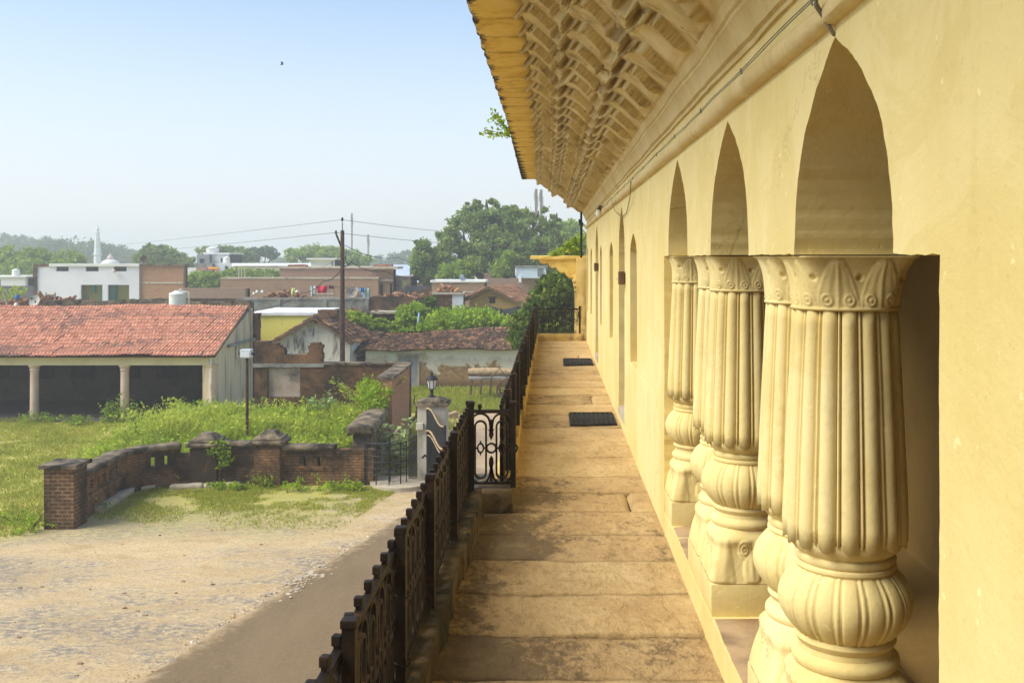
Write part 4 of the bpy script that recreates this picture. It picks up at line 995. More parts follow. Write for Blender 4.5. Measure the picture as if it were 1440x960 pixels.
for px, py, r, h, lab in ((212, 682, 0.45, 0.30, 'small weed clump between two kerb stones near the wall bend'), (250, 680, 0.4, 0.30, 'small weed clump where the low wall meets the first pier'), (372, 686, 0.45, 0.42, 'broad leaved weed under the second capped pier'), (420, 690, 0.4, 0.28, 'low weed clump right of the second capped pier'), (470, 690, 0.5, 0.45, 'leafy weed under the two narrow slots of the brick wall'), (495, 690, 0.35, 0.30, 'weed clump near the turnstile end of the brick wall'),
                          (130, 722, 0.42, 0.34, 'dark green weed beside the squared kerb stone'), (150, 692, 0.35, 0.3, 'weed at the base of the balustrade bay'), (42, 748, 0.5, 0.42, 'bright weeds behind the brick end pillar'), (22, 735, 0.6, 0.30, 'low weeds in grass beyond the end pillar'), (335, 690, 0.3, 0.25, 'tiny weed under the coped middle bay'), (306, 688, 0.28, 0.22, 'tiny weed at the foot of the first capped pier')):
    weedplant('weed', lab, gp(px, py), r, h, 300, MAT['leaf_creep'], 0.065, 'weeds along the brick wall')
c = U(310, 640, 26.05); t = thing('creeper', 'bright green creeper spilling over the first capped pier', 'plant', c)
P, tn = blob_points([(c.x - .05, 26.0, 1.0, .35, .18, .25), (c.x + .15, 26.0, .72, .28, .12, .3)], 600, .3, 12, .2); quads_mesh('foliage', leaves(P, 0.08), MAT['leaf_creep'], tn, t)
mb = MB(); mb.tube([(c.x, 26.02, .1), (c.x - .05, 26.02, 1.2)], .012, 5); mb.build('stem', MAT['bark'], t)
def calotropis(label, c, h, n):
    c = Vector(c); t = thing('milkweed_plant', label, 'plant', c, 'large leaved milkweed plants'); mb = MB(); P = []; D = []
    for k in range(n):
        a = k*2.4 + random.random(); ln = Vector((math.cos(a)*0.35, math.sin(a)*0.35, 1)).normalized(); hh = h*random.uniform(.6, 1.05)
        mb.tube([c, c + ln*hh*.5, c + ln*hh + Vector((0, 0, .05*h))], [0.016, .012, .006], 5)
        for s in range(7):
            p = c + ln*hh*(0.35 + 0.65*s/6)
            for q in (0, 3.14):
                b = a + s*1.57 + q; d = Vector((math.cos(b), math.sin(b), 0.45)); P.append(p + d*0.11); D.append(d.normalized())
    mb.build('stem', MAT['bark'], t); P = np.array(P); quads_mesh('foliage', leaves(P, 0.23, .5, .62, .2, np.array(D)*1.6), MAT['leaf_blue'], RNG.random(len(P)), t)
calotropis('pale large leaved milkweed standing in weeds before the ruined brick wall', (-7.4, 31.6, .45), 1.25, 9)
calotropis('large leaved milkweed growing between low wall and gate post', (-4.35, 27.7, 0), 1.5, 10)
weedplant('weed', 'pale weed sprouting behind the second capped pier base', (-9.5, 28.2, .3), .25, .75, 90, MAT['leaf_blue'], .14)
c = Vector((-5.6, 30.4, 1.0)); t = thing('feathery_plant', 'tall feathery yellow green plant leaning over the ruin corner', 'plant', c); mb = MB(); P = []; D = []
for k in range(26):
    a = random.uniform(0, 6.28); p = c.copy(); d = Vector((math.cos(a)*.35, math.sin(a)*.3, 1)).normalized(); st = [p.copy()]; hh = random.uniform(.9, 1.75)
    for s in range(9):
        p = p + d*hh/9; d = (d + Vector((math.cos(a)*.09, math.sin(a)*.08, -.05))).normalized(); st.append(p.copy())
        if s > 1:
            for _ in range(7): P.append(p + Vector((random.gauss(0, .05), random.gauss(0, .05), random.gauss(0, .05)))); D.append(d + Vector((random.gauss(0, .5), random.gauss(0, .5), -.1)))
    mb.tube(st, .007, 4)
mb.build('stem', MAT['bark'], t); P = np.array(P); quads_mesh('foliage', leaves(P, .15, .2, .16, .3, np.array(D)), MAT['weed'], RNG.random(len(P))*.6 + .4, t)

# ------------------------------------------------------------------ old brick boundary wall
bw = thing('boundary_wall', 'low mouldy brick wall with balustrade openings, capped piers and stone coping', 'wall', (-8, 25.5, 0))
mb = MB(); mb.rough((-11.20, 21.92, -0.05), (-10.54, 22.55, 1.34), .09, .010, 1, 6); mb.build('end_pillar', MAT['brick_pillar'], bw)
mb = MB(); mb.rough((-11.28, 21.84, 1.335), (-10.46, 22.63, 1.42), .08, .014, 2, 5); mb.build('pillar_cap', MAT['mould_stone'], bw)
def bay(a, b, z1=1.0, slots=(), base=0.5, th=0.34, cop=True, seed=0, mat='brick_old', tag_='wall_bay'):
    # a straight bay from a to b with balustrade slots given as (t0, t1)
    a = Vector((*a, 0)); b = Vector((*b, 0)); d = (b - a); L = d.length; d.normalize(); s = Vector((-d.y, d.x, 0))
    mb = MB()
    def blk(t0, t1, z0, z1_, w=th, st=.11, amp=.014):
        m = MB(); m.rough((t0, -w/2, z0), (t1, w/2, z1_), st, amp, seed + t0*3 + z0, 4)
        mb.add([a + d*v[0] + s*v[1] + Vector((0, 0, v[2])) for v in m.v], m.f)
    if slots:
        blk(0, L, -.05, base); blk(0, L, z1 - .16, z1); q = 0
        for t0, t1 in slots:
            if t0 - q > 0.02: blk(q, t0, base - .01, z1 - .155, th*.86)
            q = t1
        blk(q, L, base - .01, z1 - .155, th*.86)
        m2 = MB(); m2.rough((max(0, slots[0][0] - .1), -th/2 - .05, base - .06), (min(L, slots[-1][1] + .1), th/2 + .05, base + .02), .12, .012, seed + 50)
        mb.add([a + d*v[0] + s*v[1] + Vector((0, 0, v[2])) for v in m2.v], m2.f)
    else: blk(0, L, -.05, z1)
    mb.build(tag_, MAT[mat], bw)
    if cop:
        m = MB(); m.rough((-.02, -th/2 - .07, z1 - .01), (L + .02, th/2 + .07, z1 + .10), .10, .022, seed + 7, 3.5)
        k = MB(); k.add([a + d*v[0] + s*v[1] + Vector((0, 0, v[2] + 0.04*math.cos(min(1.3, abs(v[1])*5)))) for v in m.v], m.f); k.build('coping', MAT['mould_stone'], bw, True)
bay((-10.85, 22.5), (-10.98, 25.1), 0.98, [(0.62 + .36*k, 0.80 + .36*k) for k in range(5)], .52, seed=1)
bay((-10.98, 24.95), (-10.62, 25.75), 0.98, [], seed=2)
bay((-10.70, 25.72), (-9.85, 26.25), 0.98, [(.28, .42), (.62, .74)], .52, seed=3)
bay((-9.92, 26.3), (-9.40, 26.3), .80, [], seed=4, cop=False)
bay((-8.85, 26.32), (-7.75, 26.32), 1.0, [], seed=5)
bay((-7.15, 26.32), (-5.75, 26.32), .92, [(.60, .68), (.97, 1.05)], .48, seed=6)
bay((-5.80, 26.34), (-4.72, 26.34), .92, [], seed=8, cop=False)
def pier(x, seed, top):
    mb = MB(); mb.rough((x - .34, 25.98, -.05), (x + .34, 26.66, 1.0), .10, .016, seed, 4); mb.build('capped_pier', MAT['brick_old'], bw)
    mb = MB(); mb.rough((x - .30, 26.02, .99), (x + .30, 26.62, top - .32), .09, .014, seed + 1, 5); mb.build('pier_neck', MAT['brick_pillar'], bw)
    mb = MB(); mb.rough((x - .43, 25.89, top - .33), (x + .43, 26.75, top - .22), .09, .015, seed + 2, 5); mb.rough((x - .36, 25.96, top - .225), (x + .36, 26.68, top - .15), .09, .015, seed + 3, 5)
    m = MB(); m.rough((-1, -1, 0), (1, 1, 1), .2, .03, seed + 4, 3)
    mb.add([(x + v[0]*(.30 - .17*v[2]), 26.32 + v[1]*(.30 - .17*v[2]), top - .16 + .17*v[2]) for v in m.v], m.f); mb.build('pier_cap', MAT['mould_stone'], bw, True)
pier(-9.12, 20, 1.36); pier(-7.45, 30, 1.42)
kerbs = [((137, 722), (163, 706), 'squared pale kerb stone nearest the brick end pillar'), ((160, 707), (182, 694), 'pale kerb stone second from the brick end pillar'), ((184, 691), (232, 683), 'long pale kerb stone lying at the bend of the brick wall'), ((240, 687), (286, 685), 'long smooth pale kerb stone before the first capped pier'), ((288, 685), (338, 684), 'pale kerb stone before the coped bay between the piers')]
for k, (p0, p1, lab) in enumerate(kerbs):
    a, b = G(*p0), G(*p1); d = b - a; L = d.length; d.normalize(); s = Vector((-d.y, d.x, 0)); m = MB(); m.rough((0, -.13, -.04), (L, .13, .16 if k < 2 else .11), .08, .016, k*5, 4)
    mb = MB(); mb.add([a + d*v[0] + s*v[1] + Vector((0, 0, v[2])) for v in m.v], m.f); tag(mb.build('kerb_stone', MAT['stone_pale'], None, True), lab, 'kerb stone', 'kerb stones along the brick wall')

# retaining wall going back beside the gate, then the ruin
rw = thing('retaining_wall', 'short thick wall with rounded coping leading back from the turnstile', 'wall', (-5.1, 28, 0))
mb = MB(); mb.rough((-5.33, 26.55, -.05), (-4.86, 29.4, 1.25), .14, .03, 4, 2.5); mb.build('wall_body', MAT['mould_stone'], rw, True)
m = MB(); m.rough((-5.46, 26.42, 1.23), (-4.78, 29.45, 1.46), .09, .022, 5, 3); mb = MB(); mb.add([(v[0], v[1], v[2] + .08*math.cos((v[0] + 5.12)*4.2) + .035*(v[1] - 26.4)) for v in m.v], m.f); mb.build('coping', MAT['mould_stone'], rw, True)
c = Vector((-5.15, 29.3, 1.9)); t = thing('creeper', 'pale green creeper heaped over the junction of retaining wall and ruin', 'plant', c)
P, tn = blob_points([(-5.2, 29.2, 1.85, .55, .5, .42), (-5.1, 29.0, 1.45, .4, .35, .3), (-5.4, 29.8, 2.1, .5, .5, .3)], 2600, .5, 20, .14); quads_mesh('foliage', leaves(P, .085), MAT['leaf_creep'], tn, t)
mb = MB(); mb.tube([(-5.2, 29.2, .4), (-5.15, 29.3, 1.8)], .03, 6); mb.build('stem', MAT['bark'], t)
ru = thing('ruined_house', 'roofless ruined brick house with stepped broken wall and blocked window', 'building', (-7, 33, 0))
mb = MB(); mb.rough((-5.12, 29.4, -.05), (-4.74, 33.2, 2.38), .2, .016, 6, 3); mb.build('side_wall', MAT['brick_red'], ru)
mb = MB(); mb.rough((-5.2, 29.36, 2.375), (-4.68, 33.3, 2.46), .2, .014, 7, 3); mb.build('side_coping', MAT['mould_stone'], ru)
def stairpoly():                                     # the broken silhouette of the front wall, in brick steps
    S = [(358, 480), (378, 480), (378, 482.5), (390, 482.5), (390, 486), (394, 486), (394, 489), (399, 489), (399, 493), (400, 493), (400, 499), (431, 499), (431, 496), (434, 496), (434, 490), (433, 490), (433, 486), (436, 486), (436, 482), (449, 482), (449, 485), (453, 485), (453, 490), (451.5, 490), (451.5, 497), (453, 497), (453, 505), (452, 505), (452, 512)]
    o = [(U(x, y, 33)[0], U(x, y, 33)[2]) for x, y in S]
    return [(U(358, 480, 33)[0], -.05)] + o + [(U(452, 512, 33)[0], 2.44), (-4.73, 2.44), (-4.73, -.05)]
hx0, hx1, hz0, hz1 = U(376, 0, 33)[0], U(422, 0, 33)[0], 1.35, U(0, 517, 33)[2]
mb = MB(); mb.plate([stairpoly()[::-1], [(hx0, hz0), (hx1, hz0), (hx1, hz1), (hx0, hz1)]], lambda u, v, d: Vector((u, 33.0 + d, v)), .36); mb.build('broken_wall', MAT['brick_ruin'], ru)
mb = MB(); mb.box((hx0 - .02, 33.14, hz0 - .02), (hx1 + .02, 33.24, hz1 + .02)); mb.build('blocked_window', m_plaster('pink_stained_render', (0.52, 0.42, 0.34), (0.36, 0.26, 0.17), (0.62, 0.54, 0.48), 1.1, stain=(0.16, 0.12, 0.09), st=(.52, .68), sscale=1.0), ru)
mb = MB(); mb.rough((U(356, 0, 33)[0], 32.95, hz1 + .02), (U(456, 0, 33)[0], 33.2, hz1 + .14), .2, .012, 9); mb.build('lintel', MAT['concrete'], ru)
mb = MB(); mb.rough((U(452, 0, 33)[0], 32.95, 2.42), (-4.7, 33.4, 2.49), .2, .012, 9); mb.build('wall_coping', MAT['mould_stone'], ru)
mb = MB()                                            # rear part of the ruin, tall sliver beside the shed
mb.rough((U(354, 0, 41.9)[0], 41.9, 0), (U(361, 0, 41.9)[0], 42.5, U(0, 441, 41.9)[2]), .12, .05, 4, 5); mb.build('broken_pier', MAT['brick_ruin'], ru)

# ------------------------------------------------------------------ gate, lamp, turnstile
gx0, gx1 = U(587, 0, 26.3)[0], U(627, 0, 26.3)[0]
gp_ = thing('gate_post', 'pale rendered gate post with moulded cap', 'gate post', ((gx0 + gx1)/2, 26.6, 0))
mb = MB(); mb.bevbox((gx0, 26.3, -.05), (gx1, 27.0, 2.06), .012); mb.build('shaft', MAT['post_stone'], gp_)
mb = MB(); mb.rough((gx0 - .06, 26.24, 2.05), (gx1 + .06, 27.06, 2.12), .1, .008, 3); mb.rough((gx0 - .01, 26.29, 2.115), (gx1 + .01, 27.01, 2.17), .1, .008, 4)
m = MB(); m.rough((-1, -1, 0), (1, 1, 1), .25, .01, 3); mb.add([((gx0 + gx1)/2 + v[0]*(.36 - .22*v[2]), 26.65 + v[1]*(.34 - .2*v[2]), 2.165 + .09*v[2]) for v in m.v], m.f); mb.build('cap', MAT['mould_stone'], gp_)
mb = MB(); mb.rough((gx0 - .02, 26.18, 1.45), (gx0 + .16, 26.30, 1.62), .05, .01, 2); mb.rough((gx1 - .2, 26.17, .55), (gx1 - .1, 26.30, .75), .04, .008, 2)
mb.build('moulding', MAT['post_stone'], gp_)
lx = U(607, 0, 26.6)[0]
la = thing('lantern', 'black lantern with glass panes standing on the gate post', 'lamp', (lx, 26.65, 2.25))
MB().lathe([(.11, 0), (.11, .02), (.05, .04), (.035, .12), (.06, .15), (.035, .17), (.04, .19), (.10, .215), (.10, .225)], (lx, 26.65, 2.25), 8).build('stand', MAT['black_iron'], la)
MB().lathe([(.085, .226), (.135, .46)], (lx, 26.65, 2.25), 6).build('glass', MAT['lampglass'], la)
mb = MB()
for k in range(6):
    a = 2*math.pi*k/6; mb.tube([(lx + .09*math.cos(a), 26.65 + .09*math.sin(a), 2.47), (lx + .14*math.cos(a), 26.65 + .14*math.sin(a), 2.715)], .011, 5)
mb.build('frame', MAT['black_iron'], la)
MB().lathe([(.17, .46), (.175, .475), (.13, .53), (.07, .575), (.035, .59), (.03, .61), (.045, .635), (.02, .665), (.008, .70)], (lx, 26.65, 2.25), 12).build('top', MAT['black_iron'], la, 'auto')
gl = thing('gate_leaf', 'dark sheet metal gate leaf with wavy bars swung open by the post', 'gate', (U(602, 0, 25.9)[0], 26.2, 0))
ga, gb = Vector((U(601, 0, 26.22)[0], 26.22, 0)), Vector((U(626, 0, 25.3)[0], 25.3, 0)); d = (gb - ga); GL = d.length; d.normalize(); s = Vector((d.y, -d.x, 0))
def gpt(u, v, q): return ga + d*u + s*q + Vector((0, 0, v))
def wave(u, z): return z - .30*(0.5 - 0.5*math.cos(math.pi*min(1, max(0, u/GL)))) + .05*math.sin(u/GL*6.28)
mb = MB(); mb.plate([[(0.03, .12)] + [(GL*i/12, .12) for i in range(1, 12)] + [(GL - .03, .12)] + [(GL*(1 - i/12) if 0 < i < 12 else (GL - .03 if i == 0 else .03), wave(GL*(1 - i/12), 1.98)) for i in range(13)]], gpt, .012); mb.build('sheet', MAT['black_iron'], gl)
mb = MB()
for x in (0, GL): mb.tube([gpt(x, .08, .0), gpt(x, 2.02 if x == 0 else 1.72, .0)], .028, 6)
mb.tube([gpt(0, .1, 0), gpt(GL, .1, 0)], .025, 6)
for k in range(1, 14): mb.tube([gpt(GL*k/14, .12, .02), gpt(GL*k/14, wave(GL*k/14, 1.35), .02)], .011, 5)
mb.build('frame', MAT['black_iron'], gl)
for z, r in ((2.0, .022), (1.42, .026), (1.30, .016)): MB().tube([gpt(GL*k/20, wave(GL*k/20, z), .03) for k in range(21)], r, 6).build('wavy_bar', MAT['wood_pale'], gl)
mb = MB(); mb.tube([(gx0 + .15, 26.16, .72), (gx0 + .22, 26.12, .80), (gx0 + .30, 26.1, .74), (gx0 + .3, 26.1, .55)], .03, 6); tag(mb.build('gate_latch', MAT['black_iron']), 'dark curved iron latch at the front of the gate post', 'latch')
tx = U(541, 0, 26.0)[0]
ts = thing('turnstile', 'black iron half round turnstile on a concrete step beside the brick wall', 'turnstile', (tx, 26.1, .1))
ty = 26.15
for z in (.30, .46, .62, .78, .94, 1.10): MB().tube([(tx + .55*math.cos(a)*1.0, ty - .55*math.sin(a)*.75, z + .06) for a in np.linspace(math.pi*1.0, math.pi*.02, 16)], .014, 6).build('cage_hoop', MAT['black_iron'], ts)
for a in np.linspace(math.pi, .05, 6): MB().tube([(tx + .55*math.cos(a), ty - .55*math.sin(a)*.75, .1), (tx + .55*math.cos(a), ty - .55*math.sin(a)*.75, 1.18)], .016, 6).build('cage_bar', MAT['black_iron'], ts)
mb = MB(); mb.tube([(tx + .1, ty, .0), (tx + .1, ty, 1.25)], .03, 8)
for z in (.35, .6, .85, 1.1): mb.tube([(tx - .38, ty + .1, z), (tx + .5, ty - .1, z)], .014, 6); mb.tube([(tx + .0, ty - .35, z), (tx + .2, ty + .35, z)], .014, 6)
mb.build('rotor', MAT['black_iron'], ts)
fx1 = gx0 - .01; fx0 = tx + .57
ft = thing('bar_fence', 'short fence of thin iron bars between turnstile and gate post', 'fence', ((fx0 + fx1)/2, 26.4, .1))
for z in (.20, 1.12): MB().tube([(fx0, 26.4, z), (fx1, 26.4, z)], .015, 6).build('rail', MAT['black_iron'], ft)
for k in range(11): x = fx0 + (fx1 - fx0)*k/10; MB().tube([(x, 26.4, .12), (x, 26.4, 1.28)], .009, 5).build('bar', MAT['black_iron'], ft)
mb = MB(); m = MB(); m.lathe([(1.0, 0), (1.0, 1)], (0, 0, 0), 40); mb.add([((gx0 - 4.72 + .3)/2 - .0 + v[0]*.82, 26.35 + min(.5, v[1])*.95, -.03 + .13*v[2]) for v in m.v], m.f); tag(mb.build('concrete_step', MAT['stone_pale']), 'rounded concrete step under the turnstile', 'step')
a = U(560, 668, 28.5); mb = MB(); mb.plate([[(-4.35, .05), (-3.45, .05), (-3.45, .75)]], lambda u, v, q: Vector((u, 29.2 - v*.6 + q, v)), .02); tag(mb.build('metal_sheet', MAT['bluegrey']), 'blue grey metal sheet leaning behind the bar fence', 'sheet')
mb = MB(); mb.tube([(-4.38, 28.9, .06), (-3.4, 28.55, .80)], .03, 6); tag(mb.build('wooden_pole', MAT['stone_pale']), 'pale pole leaning above the blue grey sheet', 'pole')
# broken branch, stone, cart by the track
p = gp(585, 596); mb = MB(); mb.tube([(p[0] - .2, p[1], 0), (p[0], p[1], .3), (p[0] + .05, p[1], .55), (p[0] - .08, p[1], .8), (p[0] - .05, p[1], 1.05)], [.06, .05, .04, .03, .015], 6); mb.tube([(p[0] + .05, p[1], .55), (p[0] + .3, p[1], .85), (p[0] + .35, p[1], .8)], [.04, .025, .01], 5); mb.tube([(p[0], p[1], .3), (p[0] + .15, p[1] - .1, .0)], .04, 5)
tag(mb.build('dead_branch', MAT['pole']), 'dark dead branch sticking up by the gate post', 'branch')
p = gp(632, 588); mb = MB(); m = MB(); m.rough((-.32, -.14, -.05), (.32, .14, .2), .08, .03, 3, 3); mb.add([(p[0] + v[0]*.9 - v[1]*.2, p[1] + v[1] + v[0]*.5, v[2] + .16*max(0, v[0])) for v in m.v], m.f); tag(mb.build('fallen_log', MAT['wood_pale'], None, True), 'short pale log lying on the dirt track behind the gate', 'log')
ct = thing('wooden_cart', 'dark bullock cart parked before the long tiled house', 'cart', U(700, 545, 42)); y = 42.0
cx = U(698, 0, y)[0]
mb = MB(); mb.rough((cx - 1.15, y - .5, .88), (cx + 1.2, y + .5, .96), .3, .015, 2); mb.build('deck', MAT['concrete'], ct)
for q in (-.62, .62):
    mb = MB(); mb.tube([(cx + .5 + .45*math.cos(a), y + q, .47 + .45*math.sin(a)) for a in np.linspace(0, 6.283, 25)], .04, 6, False)
    for a in np.linspace(0, 5.5, 8): mb.tube([(cx + .5, y + q, .47), (cx + .5 + .43*math.cos(a), y + q, .47 + .43*math.sin(a))], .02, 5)
    mb.build('wheel', MAT['wood'], ct)
for x in (-1.0, -.6, -.2, .2): MB().tube([(cx + x, y - .45, .9), (cx + x - .05, y - .47, .25)], .045, 6).build('leg', MAT['wood'], ct)
mb = MB(); mb.tube([(cx - .2, y - .5, .95), (cx + .15, y - .5, 1.35), (cx + .5, y - .5, .95)], .03, 6)
mb.build('prop', MAT['wood'], ct)
mb = MB(); mb.tube([(cx - 1.2, y + .2, 1.12), (cx - .5, y + .15, 1.14), (cx + .3, y + .1, 1.14), (cx + 1.0, y, 1.15)], [.15, .17, .16, .14], 12); tag(mb.build('timber_log', MAT['wood_pale'], None, 'auto'), 'long tan log lying on the dark bullock cart', 'log')
# lamp pole inside the ruin yard
fl = thing('floodlight_pole', 'thin rusty pole carrying a pale box floodlight above the weeds', 'lamp post', (U(347.5, 0, 29)[0], 29, .3)); x = U(347.5, 0, 29)[0]
MB().tube([(x, 29, .2), (x, 29, U(0, 503, 29)[2])], .045, 8).build('pole', MAT['pole'], fl)
z = U(0, 497, 29)[2]
mb = MB(); mb.bevbox((x - .17, 28.86, z - .12), (x + .15, 29.1, z + .13), .02); mb.build('lamp_box', MAT['galv'], fl); MB().box((x - .13, 28.85, z - .09), (x + .11, 28.87, z + .06)).build('glass', MAT['lampglass'], fl)
mb = MB(); mb.tube([(x + .14, 28.95, z + .0), (x + .25, 28.95, z + .0)], .035, 8); mb.tube([(x - .17, 28.95, z), (x - .24, 28.95, z)], .03, 8); mb.build('bracket', MAT['black_iron'], fl)

# ------------------------------------------------------------------ long open shed with the red pantile roof
sh = thing('open_shed', 'long open shed with red pantile roof and pale columns', 'building', (-20, 39, 0))
sx0, sx1, sy0, sy1, ez, rz = -32.0, -12.50, 36.3, 41.5, 2.42, 3.98
def shroof(i, j):
    x = sx0 + (sx1 + .33 - .50*j - sx0)*i; y = 35.95 + (sy1 + .15 - 35.95)*j; z = 2.44 + (rz - 2.44)*j
    row = (j*15) % 1.0
    return (x, y, z + .042*abs(math.sin(math.pi*x/.13)) - .050*row + .008*noise.noise(Vector((x*1.5, y*2, 1))) + .055*noise.noise(Vector((x*.30, y*.35, 4))) + .022*noise.cell(Vector((x/.26 + 500, math.floor(j*15) + .5, 1))) - .02)
mb = MB(); mb.grid(shroof, 1210, 60); mb.build('roof', MAT['tile_red'], sh)
mb = MB(); mb.add([(sx0, 36.0, 2.36), (sx1 + .3, 36.0, 2.36), (sx1 - .2, 41.6, rz - .09), (sx0, 41.6, rz - .09)], [(0, 1, 2, 3)]); mb.build('roof_underside', MAT['wood'], sh)
mb = MB(); mb.rough((sx0, 36.2, 2.06), (sx1 + .02, 36.5, 2.36), .5, .006, 3, 1); mb.build('front_beam', m_plaster('cream_beam', (0.62, 0.55, 0.32), (0.52, 0.45, 0.25), None, 1.5, stain=(.35, .28, .14), st=(.6, .8)), sh)
for px in (-88, 48.5, 175.5, 299):
    x = U(px, 0, 36.35)[0]
    c = MB().lathe([(.22, 0), (.22, .12), (.155, .14), (.15, 1.0), (.145, 1.85), (.17, 1.87), (.17, 1.90), (.14, 1.93), (.20, 2.0), (.21, 2.065)], (x, 36.35, 0), 16).build('column', m_plaster('pinkish_column', (0.60, 0.46, 0.36), (0.5, 0.37, 0.28), None, 2) if px < -50 else bpy.data.materials['pinkish_column'], sh, 'auto')
mb = MB(); mb.box((sx0, 36.1, -.02), (sx1, 41.4, .06)); mb.build('shed_floor', m_plaster('shaded_shed_floor', (0.11, 0.095, 0.075), (0.06, 0.052, 0.04)), sh)  # gloom of the open shed put into the floor colour
mb = MB(); mb.box((sx0, 41.3, 0), (sx1 - .25, 41.5, 3.8)); mb.build('back_wall', m_plaster('shaded_back_wall', (0.085, 0.072, 0.05), (0.045, 0.038, 0.028), (0.12, .10, .07), 1, stain=(.02, .016, .012), st=(.5, .7)), sh)  # near-black shade of the shed interior put into the wall colour
for k, px in enumerate((-5, 60, 115, 180, 235)):
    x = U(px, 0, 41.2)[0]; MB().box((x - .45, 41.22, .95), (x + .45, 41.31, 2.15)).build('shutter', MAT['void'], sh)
mb = MB(); mb.plate([[(36.3, -.05), (41.5, -.05), (41.5, 3.85), (36.3, 2.33)]], lambda u, v, d: Vector((sx1 - d + .12*0, u, v)), .26); mb.build('gable_wall', MAT['gable'], sh)
mb = MB(); mb.rough((sx1 - .02, 38.2, 2.52), (sx1 + .12, 41.5, 2.62), .3, .02, 2); mb.build('gable_ledge', MAT['concrete'], sh)
mb = MB(); mb.tube([(sx1 + .08, 36.22, 0), (sx1 + .08, 36.22, 2.38)], .05, 8); mb.build('corner_pipe', MAT['white_old'], sh)
mb = MB(); mb.tube([(sx1 + .33 - .5*t, 35.95 + (5.7)*t, 2.46 + 1.54*t) for t in np.linspace(0, 1, 24)], .05, 6); mb.build('verge_board', MAT['wood'], sh)
# ------------------------------------------------------------------ houses beyond the yard
def facade(root, mat, px0, px1, pt, Y, depth=6.0, holes=(), zb=-.1, name='wall', th=.22, inner=None, pane='pane', panename='window', topjit=0.0):
    # a house body with a front wall; holes are pixel rectangles (x0, y0, x1, y1)
    x0, x1, z1 = U(px0, 0, Y)[0], U(px1, 0, Y)[0], U(0, pt, Y)[2]
    if topjit: top = [(x1 + (x0 - x1)*i/14, z1 + topjit*noise.noise(Vector((i*1.7, px0, 1)))) for i in range(15)]
    else: top = [(x1, z1), (x0, z1)]
    hl = []
    for h in holes:
        a, b, c_, d = U(h[0], 0, Y)[0], U(h[2], 0, Y)[0], U(0, h[3], Y)[2], U(0, h[1], Y)[2]; hl.append((a, b, c_, d))
    mb = MB(); mb.plate([[(x0, zb), (x1, zb)] + top] + [[(a, c_), (b, c_), (b, d), (a, d)] for a, b, c_, d in hl], lambda u, v, q: Vector((u, Y + q, v)), th)
    mb.box((x0, Y + th + (.9 if inner else .25), zb), (x1, Y + depth, z1 - .06)); mb.box((x0, Y + th, zb), (x0 + .2, Y + depth, z1 - .05)); mb.box((x1 - .2, Y + th, zb), (x1, Y + depth, z1 - .05)); mb.box((x0 + .201, Y + th, z1 - .25), (x1 - .201, Y + depth, z1 - .055))
    wl = mb.build(name, MAT[mat], root)
    for k, (a, b, c_, d) in enumerate(hl):
        if inner: MB().box((a - .3, Y + th + .75, c_ - .1), (b + .3, Y + th + .85, d + .2)).build('room_wall', MAT[inner], root)
        else: MB().box((a - .03, Y + .13, c_ - .03), (b + .03, Y + .17, d + .03)).build(panename, MAT[pane], root)
    return x0, x1, z1
def house(label, px, py, Y, cat='house', name='flat_roof_house', group=None): return thing(name, label, cat, (U(px, 0, Y)[0], Y, 0), group)
def slab_on(root, x0, x1, Y, depth, z, th=.12, over=.15, mat='concrete', name='roof'):
    mb = MB(); mb.rough((x0 - over, Y - over, z), (x1 + over, Y + depth, z + th), .5, .015, x0); return mb.build(name, MAT[mat], root)

# white gabled house behind the ruin
h = thing('gabled_house', 'whitewashed gabled house with black streaks and old tiled roof', 'house', (U(445, 0, 45)[0], 45, 0)); Y = 45.0
g_ = lambda px, py: (U(px, py, Y)[0], U(px, py, Y)[2])
mb = MB(); mb.plate([[(g_(390, 478)[0], -.1), (g_(492, 478)[0], -.1), g_(492, 478), g_(443, 449), g_(390, 478)]], lambda u, v, q: Vector((u, Y + q, v)), .3); mb.build('gable_wall', MAT['white_old'], h)
mb = MB(); x1 = g_(492, 0)[0]; mb.plate([[(Y + .3, -.1), (51.0, -.1), (51.0, 2.1), (Y + .3, 2.1)]], lambda u, v, q: Vector((x1 + .35*(u - Y)/3 - .0 - q, u, v)), .2); mb.build('side_wall', MAT['white'], h)
ax, az = g_(443, 445.5); lx_, lz = g_(384, 481); rx_, rz2 = g_(497, 482)
mb = MB(); mb.tiles((ax, 44.75, az), (ax, 50.6, az), (ax, 44.75, az), (ax, 50.6, az), 1, 1) if False else None
mb.tiles((rx_ + .75, 51, rz2 - .15), (rx_, 44.75, rz2), (ax + .75, 51, az + .06), (ax, 44.75, az + .06), 34, 8, .085, .03)
mb.tiles((lx_, 44.75, lz), (lx_, 51, lz), (ax, 44.75, az), (ax, 51, az), 34, 9, .085, .03)
mb.build('tiled_roof', MAT['tile_old'], h)
mb = MB(); mb.bar([(lx_, 44.78, lz - .05), (ax, 44.78, az - .03)], .11, .22); mb.bar([(ax, 44.781, az - .031), (rx_, 44.78, rz2 - .05)], .11, .22); mb.tube([(ax + .02, 44.65, az - .24), (ax + .02, 45.05, az - .24)], .07, 6); mb.build('verge_beam', MAT['wood'], h)
mb = MB(); mb.rough((ax - .1, 46, az - .05), (ax + .75, 46.6, az + .26), .12, .04, 3); mb.build('ridge_block', MAT['tile_old'], h)
h = house('yellow washed wall with white coping behind the white gabled house', 398, 440, 51, 'house', 'yellow_house')
x0, x1, z1 = facade(h, 'yellow', 352, 446, 443, 51, 5); slab_on(h, x0, x1, 51, 5, z1 - .01, .14, .1, 'white')

